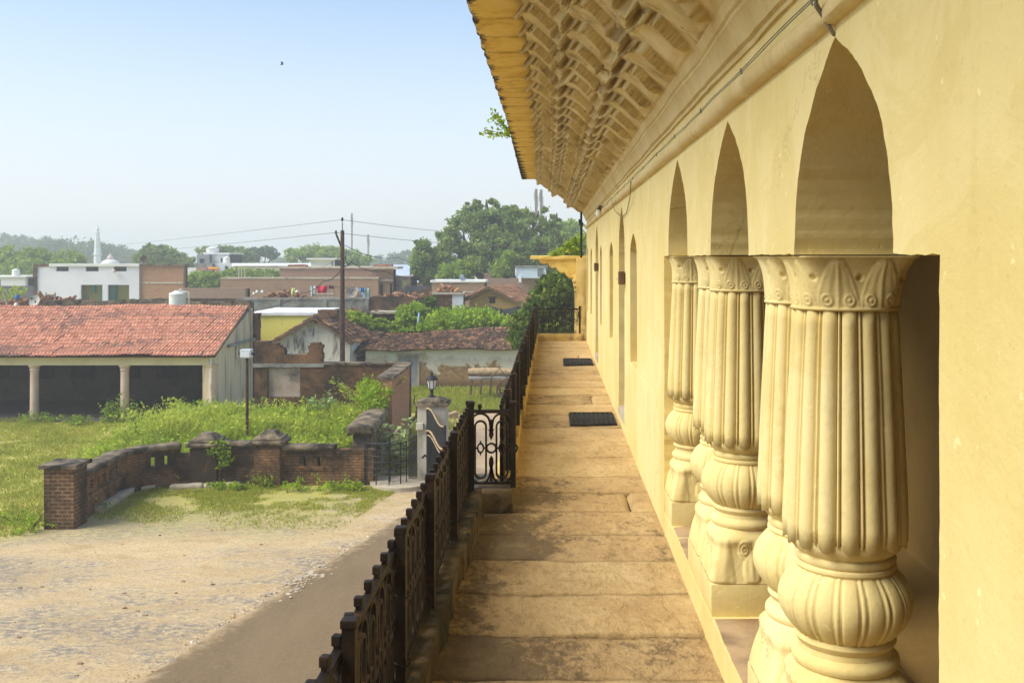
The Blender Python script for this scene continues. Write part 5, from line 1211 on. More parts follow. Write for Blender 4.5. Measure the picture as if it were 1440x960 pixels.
# long tiled house by the track
h = thing('tiled_house', 'long low house with peeling turquoise and mud wall under mossy clay tiles', 'house', (U(620, 0, 45.6)[0], 45.6, 0)); Y = 45.6
x0, x1 = U(514, 0, Y)[0], U(752, 0, Y)[0]; dx0, dx1 = U(561, 0, Y)[0], U(587, 0, Y)[0]; zt, zd = 1.78, U(0, 500, Y)[2]
def _peel():
    n = N('peeling_wall'); x, y, z = n.sep(); a = n.noise(.9, 8, .7, None, .5); b = n.noise(5, 7, .7)
    e = n.math('ADD', n.math('ADD', n.math('MULTIPLY', a, 1.3), n.math('MULTIPLY', b, .25)), n.math('MULTIPLY', z, .42))
    mud = n.ramp(b, [(.3, (.17, .095, .04)), (.5, (.36, .215, .09)), (.72, (.52, .36, .18))]); mid = n.ramp(a, [(.35, (.62, .52, .34)), (.6, (.72, .66, .50))])
    tq = n.mix(n.mr(n.noise(.35, 3, .6, n.scale((1.6, 1, .1))), .52, .62), (.84, .79, .62), (.68, .77, .62))
    c = n.mix(n.mr(e, 1.16, 1.22), mud, mid); c = n.mix(n.mr(n.math('ADD', e, n.math('MULTIPLY', z, .25)), 1.66, 1.72), c, tq)
    c = n.mix(n.mr(n.math('ADD', n.math('MULTIPLY', z, -1.0), n.math('MULTIPLY', b, .9)), .0, .35, 0, .8), c, (.075, .045, .022)); n.bump(e, .5, .04); return n.out(c, .95)
mb = MB(); mb.plate([[(x0, -.1), (x1, -.1), (x1, zt), (x0, zt)], [(dx0, .05), (dx1, .05), (dx1, zd), (dx0, zd)]], lambda u, v, q: Vector((u, Y + q + .02*noise.noise(Vector((u, v, 3))), v)), .35); mb.box((x0 + .05, 49.6, -.1), (x1 - .05, 50, 1.9)); mb.box((x1 - .3, Y + .36, -.1), (x1 - .01, 49.6, zt))
mb.build('wall', _peel(), h)
mb = MB(); mb.box((dx0, Y + .12, .05), ((dx0 + dx1)/2 - .01, Y + .17, zd - .01)); mb.box(((dx0 + dx1)/2 + .01, Y + .12, .05), (dx1, Y + .17, zd - .01)); mb.box((dx0, Y + .10, .7), (dx1, Y + .165, .76)); d_ = mb.build('door', MAT['wood_grey'], h)
mb = MB(); mb.box((dx0 - .09, Y - .05, -.02), (dx0, Y + .08, zd)); mb.box((dx1, Y - .05, -.02), (dx1 + .09, Y + .08, zd)); mb.box((dx0 - .12, Y - .07, zd), (dx1 + .2, Y + .1, zd + .08)); mb.build('door_frame', MAT['stone_pale'], d_)
mb = MB(); mb.tube([((dx0 + dx1)/2 + .06, Y + .08, 1.15), ((dx0 + dx1)/2 + .06, Y + .08, 1.28)], .02, 6); mb.build('handle', MAT['black_iron'], d_)
def sag(u, v): return (.16*v*(math.sin(u*4.2 - 1.6)*.8 + .9*max(0, u - .62)*2) - .07*math.sin(u*9)*(1 - v)*.5 + .03*math.sin(u*23))
ridge_y = 48.4; rzz = 6 - 104*ridge_y/1400
mb = MB(); mb.tiles((x0 - .15, Y - .35, zt - .05), (x1 + .2, Y - .35, zt + .02), (x0 + .35, ridge_y, rzz - .12), (x1 + .2, ridge_y, rzz + .02), 74, 13, .075, .028, sag)
mb.tiles((x1 + .2, 51.2, zt), (x0, 51.2, zt), (x1 + .2, ridge_y, rzz + .02), (x0 + .35, ridge_y, rzz - .12), 40, 4, .09, .02)
for k in range(52):
    u = k/52; xx = x0 + .35 + (x1 - x0 - .15)*u; mb.tube([(xx, ridge_y, rzz - .06 + sag(u, 1) + .02*random.random()), (xx + .18, ridge_y, rzz - .06 + sag(u, 1) + .03)], .07, 6)
    mb.r[-8:] = [.6 + .4*random.random()]*8
mb.build('tiled_roof', MAT['tile_old'], h)
mb = MB(); mb.rough((x0 - .9, Y + .3, -.1), (x0, 49, 1.35), .25, .05, 4); mb.build('mud_end_wall', MAT['kerb'], h)
mb = MB(); mb.tiles((x0 - 1.15, Y - .1, 1.55), (x0 - .1, Y - .1, 1.60), (x0 - .7, ridge_y, 2.3), (x0 + .4, ridge_y, rzz - .12), 9, 11, .08, .06); mb.build('slipped_tiles', MAT['tile_old'], h)

# concrete yard wall, tile heaps, washing
h = thing('concrete_wall', 'weathered grey concrete wall with pilasters behind the yellow house', 'wall', (U(445, 0, 60)[0], 60, 0)); Y = 60.0
x0, x1, z1 = facade(h, 'concrete', 334, 519, 421, Y, .7)
for px in (392, 457, 516): x = U(px, 0, Y)[0]; MB().box((x - .11, Y - .08, -.1), (x + .11, Y + .004, z1 - .02)).build('pilaster', MAT['concrete'], h)
mb = MB(); mb.rough((x0, Y - .06, z1 - .02), (x1, Y + .75, z1 + .10), .3, .02, 4); mb.build('coping', MAT['concrete'], h)
h = thing('brick_wall', 'old brown brick wall continuing right from the grey concrete wall', 'wall', (U(580, 0, 60)[0], 60, 0)); facade(h, 'brick_ruin', 519.5, 640, 419, 60.1, .6, topjit=.25)
def heap(label, px, py, Y, wd, ht, n):
    c = U(px, py, Y); mb = MB()
    for k in range(n):
        x = c.x + random.gauss(0, .33)*wd; q = max(0, 1 - abs(x - c.x)/wd); p = Vector((x, Y + random.uniform(-.3, .3), c.z + ht*q*random.random())); d = Vector((random.gauss(0, 1), random.gauss(0, .6), random.gauss(0, .35))).normalized()
        mb.cur = random.random(); mb.tube([p, p + d*random.uniform(.18, .35)], random.uniform(.05, .09), 5)
    mb.cur = .3; mb.rough((c.x - wd*.9, Y - .25, c.z - .3), (c.x + wd*.9, Y + .25, c.z + ht*.25), .25, .09, px)
    tag(mb.build('tile_heap', MAT['tile_far']), label, 'tile heap', 'heaps of loose roof tiles'); 
heap('long heap of orange roof tiles on the grey concrete wall', 400, 421, 60.6, 2.2, .5, 90)
heap('heap of loose roof tiles on the brick wall below the doorway', 568, 419, 60.6, 2.0, .3, 60)
heap('heap of orange tiles beside the dark bushy creeper', 626, 413, 57, 1.0, .45, 60)
heap('low heap of brown roof tiles behind the red roofed shed', 62, 426, 50, 3.0, .35, 90)
cl = thing('washing_line', 'washing frame of thin poles on the roof behind the concrete wall', 'washing line', U(480, 420, 62)); Y = 62.0
for px in (438, 470, 496, 520): p = U(px, 421, Y); MB().tube([p - Vector((0, 0, .8)), p + Vector((0, 0, .95))], .03, 5).build('pole', MAT['wood_pale'], cl)
mb = MB(); mb.tube([U(436, 402, Y), U(470, 403, Y), U(496, 405, Y), U(521, 404, Y)], .015, 4); mb.build('line', MAT['wire'], cl)
mb = MB()
for px in (443, 449, 455, 461, 467): mb.tube([U(px, 413.5, Y - .1), U(px, 421, Y - .1)], .03, 4)
mb.tube([U(440, 413.5, Y - .1), U(469, 413.5, Y - .1)], .05, 4); tag(mb.build('roof_parapet', MAT['stone_pale']), 'small pale balustrade under the red cloth', 'balustrade')
def cloth(px0, px1, py0, py1, mat, label, taper=0.0, Y=61.9):
    def fn(i, j):
        a = px0 + (px1 - px0)*(i*(1 - taper*j) + taper*j*.5); p = U(a, py0 + (py1 - py0)*j, Y); p.y += .06*math.sin(i*9 + px0) + .04*math.sin(j*5 + i*4); return p
    mb = MB(); mb.grid(fn, 12, 8); mb.add([Vector(v) + Vector((0, .015, 0)) for v in mb.v[:117]], [tuple(reversed(f)) for f in mb.f[:96]]); tag(mb.build('hung_cloth', MAT[mat], None, True), label, 'cloth', 'washing hung on the roof')
cloth(445, 461, 402, 412, 'red', 'red cloth hung over the pale balustrade', .35); cloth(462, 469, 401, 406, 'maroon', 'small dark maroon cloth beside the red cloth')
cloth(498.5, 514, 404.5, 421, 'greycloth', 'large pale grey sheet hung right of the utility pole'); cloth(513, 520, 405, 420.5, 'palegreen', 'pale green cloth at the end of the washing line', .1)
cloth(494, 498.5, 403, 419, 'black', 'dark cloth hanging left of the large pale sheet', .2); cloth(499, 503.5, 408, 420, 'orange', 'orange cloth hanging over the pale grey sheet', .3, 61.8); cloth(507.5, 512, 404.5, 411, 'blue', 'small blue cloth on top of the pale grey sheet', .2, 61.8)
cloth(409, 415, 405, 414, 'lime', 'lime green cloth lying over the tile heap', 0, 59.6); cloth(436, 444, 402, 420, 'greycloth', 'white and grey cloth hanging at the left pole of the washing frame', .4)
def pot(px, py, Y, w_, mat, label, cat='pot', name='water_pot'):
    c = U(px, py, Y); r = w_*Y/1400/2; MB().lathe([(r*.5, -r), (r*.95, -r*.4), (r, .1*r), (r*.7, r*.8), (r*.35, r), (r*.45, r*1.2)], c, 12).build(name, MAT[mat], None, True); o = bpy.context.scene.collection.objects[-1]; tag(o, label, cat)
def disc(px, py, Y, rad, mat, label, rot=0.0, tilt=.35):
    c = U(px, py, Y); t = thing('satellite_dish', label, 'satellite dish', c); r = rad*Y/1400
    n_ = Vector((math.sin(rot), -math.cos(rot), tilt)).normalized(); a = n_.orthogonal().normalized(); b = n_.cross(a)
    mb = MB(); mb.grid(lambda i, j: c + (a*math.cos(6.2832*i) + b*math.sin(6.2832*i))*r*j + n_*(.35*r*j*j - .2*r), 24, 6, closed=True); mb.build('dish', MAT[mat], t, True)
    mb = MB(); mb.tube([c - n_*.1*r, c - n_*.3*r - Vector((0, 0, r*1.3))], .03, 6); mb.tube([c - b*r*.9, c + n_*r*.8], .015, 4); mb.lathe([(.03, 0), (.05, .05), (.03, .1)], c + n_*r*.8, 8); mb.build('mast', MAT['black_iron'], t)
disc(494, 411, 61, 8, 'stone_pale', 'pale satellite dish beside the utility pole', .5)
disc(650, 391, 74, 5.5, 'galv', 'grey satellite dish above the brick wall by the big tree', .9)
disc(49, 423, 48, 8.5, 'dish', 'large grey green satellite dish behind the red tiled roof', -.2)
disc(202, 364, 79.5, 5, 'wood', 'rusty satellite dish on the orange brick block', .6)

# ochre gabled house
h = thing('ochre_house', 'small ochre mud house with tiled gable roof and dark window', 'house', (U(693, 0, 58)[0], 58, 0)); Y = 58.0
g_ = lambda px, py, Y=58.0: (U(px, py, Y)[0], U(px, py, Y)[2])
w0 = g_(688, 426.5); w1 = g_(696.5, 418.5)
mb = MB(); mb.plate([[(g_(660, 0)[0], -.1), (g_(729, 0)[0], -.1), g_(729, 426), g_(692, 407), g_(660, 424)], [(w0[0], w0[1]), (w1[0], w0[1]), (w1[0], w1[1]), (w0[0], w1[1])]], lambda u, v, q: Vector((u, Y + q, v)), .3); mb.build('gable_wall', MAT['ochre'], h)
p_ = MB().box((w0[0] - .05, Y + .2, w0[1] - .05), (w1[0] + .05, Y + .25, w1[1] + .05)).build('window', MAT['void'], h); mb = MB(); mb.box((w0[0] - .1, Y - .06, w1[1]), (w1[0] + .1, Y + .02, w1[1] + .06)); mb.box(((w0[0] + w1[0])/2 - .02, Y + .1, w0[1]), ((w0[0] + w1[0])/2 + .02, Y + .14, w1[1])); mb.build('lintel', MAT['wood'], p_)
A = Vector((g_(687, 403)[0], 57.7, g_(0, 403)[1])); Bk = Vector((g_(722, 402, 64)[0], 64, g_(0, 401, 64)[1])); Er = Vector((g_(733, 429)[0], 57.7, g_(0, 427)[1])); Ek = Vector((g_(752, 420, 64)[0], 64, g_(0, 421, 64)[1])); El = Vector((g_(646, 425)[0], 57.7, g_(0, 424)[1]))
mb = MB(); mb.tiles(Ek, Er, Bk, A, 40, 9, .10, .03); mb.tiles(El, El + (Bk - A), A, Bk, 30, 8, .10, .03); mb.build('tiled_roof', MAT['tile_far'], h)
mb = MB(); mb.bar([El - Vector((0, 0, .05)), A - Vector((0, 0, .03))], .14, .3); mb.bar([A + Vector((0, .001, -.03)), Er - Vector((0, 0, .05))], .14, .3); mb.build('verge_beam', MAT['wood'], h)
mb = MB(); mb.grid(lambda i, j: Vector((g_(650 + 84*i, 0)[0], 57.0 + .35*j + .05*math.sin(i*20), g_(0, 427)[1] - .1 - .9*(1 - j) - .16*abs(math.sin(i*6.6)))), 40, 6); tag(mb.build('black_tarpaulin', MAT['tarp'], None, True), 'black tarpaulin stretched below the ochre gable', 'tarpaulin')
h = house('low white parapet block left of the ochre house', 640, 412, 59, 'wall', 'white_parapet'); x0, x1, z1 = facade(h, 'white_far', 636, 651, 414, 56.5, 1.2); slab_on(h, U(610, 0, 56.5)[0], x1, 56.5, 1.5, z1, .12, .1, 'stone_pale')
# creeper covered ruins
h = thing('overgrown_wall', 'broken brick wall stub almost hidden under green creeper', 'wall', (U(590, 0, 53)[0], 53, 0)); x0, x1, z1 = facade(h, 'brick_old', 516, 600, 440, 53.5, 2.5, topjit=.5)
mb = MB(); mb.rough((U(520, 0, 53)[0], 53.1, U(0, 441, 53)[2]), (U(556, 0, 53)[0], 54, U(0, 438, 53)[2]), .3, .05, 3); mb.build('coping', MAT['stone_pale'], h)
def mass(label, blobs, n, mat='leaf_creep', size=.16, name='creeper_mound', cat='creeper', grp='mounds of creeper over the ruins', shell=.75, clump=30):
    B = [(*U(px, py, Y), rx*Y/1400, ry, rz*Y/1400) for px, py, Y, rx, ry, rz in blobs]; t = thing(name, label, cat, (B[0][0], B[0][1], 0), grp)
    P, tn = blob_points(B, n, shell, clump, .12); P[:, 2] = np.maximum(P[:, 2], .05); quads_mesh('foliage', leaves(P, size, .5, .7), MAT[mat], tn, t)
    mb = MB(); mb.tube([(B[0][0], B[0][1] + .1, 0), (B[0][0] + .1, B[0][1], B[0][2])], .08, 6); mb.build('stem', MAT['bark'], t); return t
mass('bright green creeper mound heaped over the ruin behind the tiled house', [(655, 450, 52, 55, 2, 17), (620, 458, 52, 35, 1.5, 13), (690, 456, 52, 35, 1.5, 10), (600, 468, 51.5, 60, 1, 10), (640, 480, 53, 80, 1.5, 25)], 20000)
mass('light green creeper hanging over the broken wall left of the dark bush', [(583, 440, 53, 25, 1.2, 12), (570, 449, 53, 14, .8, 12), (556, 458, 53, 12, .8, 8)], 6000)
mass('dark upright creeper bush between two bright mounds', [(606, 423, 54, 9, .8, 9), (604, 438, 54, 11, .9, 14), (606, 452, 54, 12, .8, 14)], 4500, 'leaf_dark')
mass('green creeper over the ridge of the white gabled house', [(500, 448, 49, 17, 1.3, 9), (489, 442, 50, 14, 1, 5), (515, 458, 49.5, 18, 1, 7), (527, 466, 49.5, 16, .8, 4), (535, 456, 50, 12, .8, 8)], 6000)
mass('sparse creeper trailing over the tiles near the far railing', [(715, 452, 51, 22, 1.2, 8), (735, 450, 50, 15, 1, 14), (700, 470, 52, 60, 1, 14)], 4500)
mb = MB(); mb.tube([U(588, 453, 51), U(589.5, 439.5, 51)], .05, 8); tag(mb.build('plastic_pipe', MAT['skyblue']), 'short light blue pipe standing in the creeper', 'pipe')

# brick houses in the middle distance
h = house('long flat roofed brown brick house with raised middle block and dark doorway', 470, 380, 76)
x0, x1, z1 = facade(h, 'brick_far', 310, 532, 392, 75, 5, name='lower_wall'); slab_on(h, x0, x1, 75, 1.2, z1, .1, .05, 'stone_pale', 'coping')
x0, x1, z1 = facade(h, 'brick_far', 393, 531, 377.5, 76.3, 6, name='upper_wall'); slab_on(h, x0, x1, 76.3, 6, z1, .12, .12, 'stone_pale')
x0, x1, z1 = facade(h, 'brick_far', 531.3, 552, 378, 75.4, 1.6, [(534, 399, 538.5, 416), (548, 398, 551.5, 418)], name='stair_block', pane='void', panename='doorway'); slab_on(h, x0, x1, 75.4, 2, z1, .16, .5, 'stone_pale')
mb = MB(); mb.rough((x0, 75.1, U(0, 395, 75)[2]), (x1 + .1, 75.4, U(0, 393.5, 75)[2]), .3, .01, 2); mb.build('chajja_slab', MAT['concrete'], h)
for px, lab in ((535, 'heap of stones and tiles on the brick stair block roof'), (419, 'few stones on the left end of the raised brick block')):
    mb = MB(); c = U(px, 377, 77); [mb.rough((c.x + random.gauss(0, .35) - .2, 76.8, c.z), (c.x + random.gauss(0, .3) + .3, 77.3, c.z + random.uniform(.08, .3)), .15, .05, k) for k in range(5)]; tag(mb.build('stone_heap', MAT['tile_far']), lab, 'stone heap')
h = house('brown brick wall with pale render band behind the water tank', 305, 405, 66, 'wall', 'brick_wall'); facade(h, 'brick_pink', 258, 345, 405, 66, 1.0); facade(h, 'brick_ruin', 255, 352, 419.5, 60.5, .8, name='dark_base_wall')
h = house('plain brown brick house left of the big tree with bright green doorway', 590, 395, 82); x0, x1, z1 = facade(h, 'brick_pink', 549, 577, 388, 82, 4, [(564, 391, 572, 405)], pane='lime', panename='doorway'); facade(h, 'brick_pink', 540, 604, 405, 79, 1, name='yard_wall')
h = house('pale blue tin roofed sheds beyond the brick houses', 575, 380, 98, 'shed', 'tin_shed'); mb = MB()
for a, b, c_, d, Y in ((546, 603, 372, 388, 98), (575, 606, 384, 397, 92)): mb.add([U(a, d, Y), U(b, d, Y), U(b, c_, Y + 10), U(a, c_, Y + 10)], [(0, 1, 2, 3)]); mb.add([U(a, d, Y) - Vector((0, 0, .06)), U(b, d, Y) - Vector((0, 0, .06)), U(b, c_, Y + 10) - Vector((0, 0, .06)), U(a, c_, Y + 10) - Vector((0, 0, .06))], [(3, 2, 1, 0)])
mb.build('tin_roof', MAT['tin'], h); mb = MB(); mb.box((U(546, 0, 98)[0], 98.2, 0), (U(603, 0, 98)[0], 107, U(0, 390, 98)[2])); mb.build('wall', MAT['brick_pink'], h)
h = house('dark slate coloured wall under the big tree', 588, 402, 78, 'wall', 'dark_wall'); facade(h, 'darkgrey', 570, 606, 402, 76, .6); mb = MB(); mb.add([U(572, 417, 75.5), U(606, 417, 75.5), U(606, 402, 75.5), U(572, 414, 75.5)] + [U(572, 417, 75.8), U(606, 417, 75.8), U(606, 402, 75.8), U(572, 414, 75.8)], [(0, 1, 2, 3), (7, 6, 5, 4), (3, 2, 6, 7)]); mb.build('raking_wall', MAT['brick_ruin'], h)
h = house('brown brick wall topped by white sheet roof in front of the big tree', 642, 397, 74, 'house', 'brick_house'); x0, x1, z1 = facade(h, 'brick_far', 607, 681, 397, 74, 3); slab_on(h, x0, x1, 74, 3.2, z1, .16, .1, 'white'); mb = MB(); mb.box((x0, 73.97, U(0, 411, 74)[2]), (x1, 74.02, U(0, 409.5, 74)[2])); mb.build('render_band', MAT['stone_pale'], h)
h = house('rough brown brick parapet house right of the white sheet roof', 722, 390, 80, 'house', 'brick_house'); x0, x1, z1 = facade(h, 'brick_pink', 680, 772, 391, 80, 5, topjit=.15); mb = MB(); mb.rough((U(682, 0, 80)[0], 80.1, z1 - .1), (U(690, 0, 80)[0], 80.9, z1 + .35), .15, .06, 3); mb.build('chimney', MAT['brick_far'], h)
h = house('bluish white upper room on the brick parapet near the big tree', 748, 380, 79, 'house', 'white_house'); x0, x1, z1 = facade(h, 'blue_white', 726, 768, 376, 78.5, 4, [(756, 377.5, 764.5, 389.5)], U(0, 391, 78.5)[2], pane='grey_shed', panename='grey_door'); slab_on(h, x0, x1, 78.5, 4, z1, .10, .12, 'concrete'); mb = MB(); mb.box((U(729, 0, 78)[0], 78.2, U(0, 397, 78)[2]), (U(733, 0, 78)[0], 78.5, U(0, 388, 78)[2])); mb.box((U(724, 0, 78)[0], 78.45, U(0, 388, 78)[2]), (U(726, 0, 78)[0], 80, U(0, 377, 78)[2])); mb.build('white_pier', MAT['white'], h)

# white block and its neighbours on the left
h = house('big lilac white building with three slots and two open bays', 125, 370, 80, 'building', 'white_building')
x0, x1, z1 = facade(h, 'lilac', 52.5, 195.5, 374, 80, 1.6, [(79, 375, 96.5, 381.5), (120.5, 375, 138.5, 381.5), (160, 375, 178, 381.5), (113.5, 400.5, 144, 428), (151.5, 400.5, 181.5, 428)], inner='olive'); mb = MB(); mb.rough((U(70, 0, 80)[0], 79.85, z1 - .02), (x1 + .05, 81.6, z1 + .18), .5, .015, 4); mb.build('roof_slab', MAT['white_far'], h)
mb = MB(); mb.rough((U(47.5, 0, 80)[0], 79.9, -.1), (U(52.7, 0, 80)[0], 81.6, z1 + .15), .3, .05, 5); mb.rough((U(52, 0, 80)[0], 79.93, z1 - .04), (U(70, 0, 80)[0], 81.6, z1 + .16), .4, .04, 6); mb.build('brick_edge', MAT['brick_ruin'], h)
for a, b, m_ in ((79, 96.5, 0), (120.5, 138.5, 0), (160, 178, 0)): MB().box((U(a - 1, 0, 80)[0], 80.15, U(0, 382.5, 80)[2]), (U(b + 1, 0, 80)[0], 80.2, U(0, 374.5, 80)[2])).build('slot_shadow', MAT['pane'], h)  # dark sheets that stand in for the shadow inside the slots
MB().box((U(138, 0, 80)[0], 80.5, -.1), (U(144.5, 0, 80)[0], 80.9, U(0, 400, 80)[2])).build('inner_door', MAT['teal'], h); mb = MB(); mb.box((U(124, 0, 80)[0], 80.7, U(0, 412, 80)[2]), (U(128, 0, 80)[0], 80.9, U(0, 401, 80)[2])); mb.build('inner_shutter', MAT['teal'], h); mb = MB(); mb.box((U(151, 0, 80)[0], 80.5, -.1), (U(158, 0, 80)[0], 80.9, U(0, 400, 80)[2])); mb.build('inner_door', MAT['teal'], h)
mb = MB(); mb.lathe([(.05, 0), (.16, .04), (.13, .2), (.05, .26)], U(160, 383, 79.7), 10); tag(mb.build('loudspeaker', MAT['dome']), 'pale horn hanging before the third slot of the lilac building', 'loudspeaker')
h = house('orange brick block with dark roof edge beside the lilac building', 226, 372, 80, 'building', 'brick_block'); x0, x1, z1 = facade(h, 'brick_red', 196, 258, 374, 80.2, .9); slab_on(h, x0, x1, 80.2, .9, z1, .16, .15, 'mould_stone'); mb = MB(); mb.box((x0, 80.15, U(0, 399, 80)[2]), (x1, 80.203, U(0, 396.5, 80)[2])); mb.build('render_band', MAT['stone_pale'], h)
h = house('dark mouldy low wall behind the red tiled roof', 200, 424, 47, 'wall', 'low_wall'); facade(h, 'mould_stone', 60, 352, 423, 49.0, .6, topjit=.22, name='wall_body'); facade(h, 'mould_stone', 195, 262, 420, 52.0, .5, topjit=.1, name='rear_wall_body')
h = house('low white flat roofed house with white roof tank at the far left', 15, 390, 92, 'house', 'white_house'); x0, x1, z1 = facade(h, 'white_far', -40, 35.5, 390, 92, 5, [(-2, 393, 1, 403)], pane='wood'); slab_on(h, x0, x1, 92, 5, z1, .12, .15, 'white_far')
def tank(label, px, py0, py1, Y, wpx, mat='plastic_w'):
    c = U(px, py1, Y); r = wpx*Y/1400/2; H = (py1 - py0)*Y/1400; t = thing('water_tank', label, 'water tank', c)
    pr = [(r*.96, 0)]
    for k in range(5): z = H*.80*(k + .5)/5; pr += [(r*1.0, z - .05*H), (r*.96, z + .06*H)]
    MB().lathe(pr + [(r, H*.80), (r*.9, H*.88), (r*.55, H*.95), (r*.5, H*.955)], c, 24).build('body', MAT[mat], t, True)
    MB().lathe([(r*.42, H*.95), (r*.42, H), (r*.3, H*1.02)], c, 16).build('lid', MAT[mat], t, 'auto'); return t
tank('big white plastic water tank right behind the red tiled roof', 249.5, 409, 434, 47.5, 23)
mb = MB(); p = U(253, 408, 47.5); mb.tube([U(252, 409, 47.5), U(253, 406, 47.5), U(258, 410.5, 47.5), U(265.5, 410.5, 47.5), U(266, 436, 47.5)], .05, 6); tag(mb.build('tank_pipe', MAT['white_old']), 'pale pipe bent down beside the big white tank', 'pipe')
tank('small white tank on the low white house at the far left', 22.5, 378, 389, 93, 10)
h = house('dark grey garden wall below the green trees at far left', 32, 405, 86, 'wall', 'grey_wall'); facade(h, 'darkgrey', -10, 50, 402, 86, .5)
h = house('two storey white house with cylindrical roof tank among trees', 300, 360, 132, 'house', 'white_house')
x0, x1, z1 = facade(h, 'white_far', 293, 321, 357.5, 132, 6, [(310, 362.5, 313, 369)]); slab_on(h, U(294, 0, 132)[0], U(321, 0, 132)[0], 132, 6, z1, .2, .2, 'white')
facade(h, 'grey_shed', 277, 294, 357.5, 131, 6, [(280.5, 364, 287.5, 370)], name='grey_wing'); facade(h, 'white_far', 294, 330, 370, 128, 4, [(316, 374, 321, 379)], name='lower_wing'); facade(h, 'concrete', 275, 298, 370, 127, 1, name='stained_parapet')
tank('large white cylindrical tank on the two storey house', 299, 347.5, 357.5, 133, 17); tank('white rounded tank on the lower wing of the two storey house', 319, 361, 370, 129, 9)
h = house('long low white shed with white sheet roof before the far trees', 400, 374, 118, 'shed', 'white_shed'); x0, x1, z1 = facade(h, 'white_far', 328, 472, 373, 118, 8, [(332, 378, 338, 384), (345, 378, 352, 384), (360, 378, 367, 384)]); mb = MB(); mb.add([U(326, 374, 117.5), U(474, 374, 117.5), U(474, 370, 127), U(326, 370, 127)], [(0, 1, 2, 3)]); mb.add([U(326, 374, 117.5) - Vector((0, 0, .1)), U(474, 374, 117.5) - Vector((0, 0, .1)), U(474, 370, 127) - Vector((0, 0, .1)), U(326, 370, 127) - Vector((0, 0, .1))], [(3, 2, 1, 0)]); mb.build('sheet_roof', MAT['white'], h)
h = house('small white stair room with projecting flat roof slab', 453, 368, 112, 'house', 'white_house'); x0, x1, z1 = facade(h, 'white_far', 437, 469.5, 365, 112, 4, [(466, 367, 468, 377)]); slab_on(h, x0, x1, 112, 4.3, z1, .16, .4, 'white')
h = house('pale grey compound wall behind the green bushes', 275, 380, 124, 'wall', 'compound_wall'); facade(h, 'white_far', 256, 276, 376.5, 124, .4); facade(h, 'brick_pink', 276, 287, 376, 123.5, .4, name='brick_stretch'); facade(h, 'pink', 285, 290, 377, 123, .3, name='red_gate')
mb = MB(); 
for px in (298, 304): mb.tube([U(px, 386, 100), U(px + .5, 377.5, 100)], .1, 6)
mb.tube([U(293, 377.3, 100), U(307, 377.3, 100)], .14, 6); tag(mb.build('timber_trestle', MAT['orange']), 'small orange timber trestle in the bushes', 'trestle')
for px, lab in ((336, 'first of three thin pale rods above the brown brick wall, on the tank side'), (340, 'middle of three thin pale rods above the brown brick wall'), (344, 'last of three thin pale rods above the brown brick wall, on the pole side')): tag(MB().tube([U(px, 393, 85), U(px + .4, 378, 85)], .06, 5).build('thin_rod', MAT['stone_pale']), lab, 'rod', 'thin rods above the brick wall')
# clutter behind the red roof
for px, py, w_, mt, lab in ((23, 429, 6.5, 'plastic_w', 'white round pot just behind the red roof ridge'), (24, 418, 7, 'blue', 'blue plastic pot on the tile heap at the far left'), (357, 413, 4, 'plastic_w', 'white pot at the left end of the concrete wall'), (361.5, 410.5, 4.5, 'plastic_w', 'second white pot on the left end of the concrete wall'), (369, 410.5, 4.5, 'plastic_w', 'third white pot near the orange tile heap'), (418, 412, 7, 'white', 'white bundle shaped pot behind the lime cloth'), (556, 413, 5, 'stone_pale', 'pale round pot beside the dark doorway')):
    pot(px, py, 49.5 if px < 100 else 61, w_, mt, lab)
c = U(9, 428, 46.8); mb = MB(); mb.tube([U(11, 432, 46.8), U(4, 409, 46.8)], .05, 6); tag(mb.build('leaning_post', MAT['stone_pale']), 'pale post leaning above the red roof at far left', 'post')
mb = MB(); [mb.tube([U(px, 425, 50), U(px, 411, 50)], .035, 5) for px in (64.5, 77.5)]; mb.tube([U(64.5, 414.5, 50), U(77.5, 414.5, 50)], .05, 5); mb.add([U(65, 424, 50.02), U(77, 424, 50.02), U(77, 416, 50.02), U(65, 416, 50.02)], [(0, 1, 2, 3)]); tag(mb.build('bed_frame', MAT['stone_pale']), 'pale frame standing before the lilac white building', 'frame')
# minaret and dome
mz = thing('minaret', 'slender pale minaret with ringed balconies far beyond the houses', 'minaret', U(137, 420, 240)); k_ = 240/1400; c = Vector((U(137, 0, 240)[0], 240, 0)); zz = lambda py: U(0, py, 240)[2]
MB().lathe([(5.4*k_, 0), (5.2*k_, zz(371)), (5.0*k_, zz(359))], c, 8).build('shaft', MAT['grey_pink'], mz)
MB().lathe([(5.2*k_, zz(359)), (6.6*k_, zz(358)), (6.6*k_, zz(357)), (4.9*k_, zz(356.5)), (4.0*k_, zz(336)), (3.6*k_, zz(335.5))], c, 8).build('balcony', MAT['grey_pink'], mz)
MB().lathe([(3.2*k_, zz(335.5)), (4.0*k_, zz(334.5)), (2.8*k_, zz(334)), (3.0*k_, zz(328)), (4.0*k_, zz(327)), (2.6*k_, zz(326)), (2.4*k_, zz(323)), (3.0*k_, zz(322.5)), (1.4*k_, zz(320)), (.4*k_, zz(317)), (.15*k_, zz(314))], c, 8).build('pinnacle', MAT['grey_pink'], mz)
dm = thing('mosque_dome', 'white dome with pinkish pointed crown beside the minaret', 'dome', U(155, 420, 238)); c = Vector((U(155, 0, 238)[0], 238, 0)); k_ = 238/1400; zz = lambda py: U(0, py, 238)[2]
MB().lathe([(12*k_, 0), (12*k_, zz(371)), (11.5*k_, zz(369)), (9*k_, zz(366.5)), (5.3*k_, zz(365))], c, 24).build('drum', MAT['white'], dm, True); MB().lathe([(5.4*k_, zz(365.2)), (3.6*k_, zz(361)), (1.2*k_, zz(358)), (.2*k_, zz(356.5))], c, 20).build('crown', MAT['dome'], dm, True)

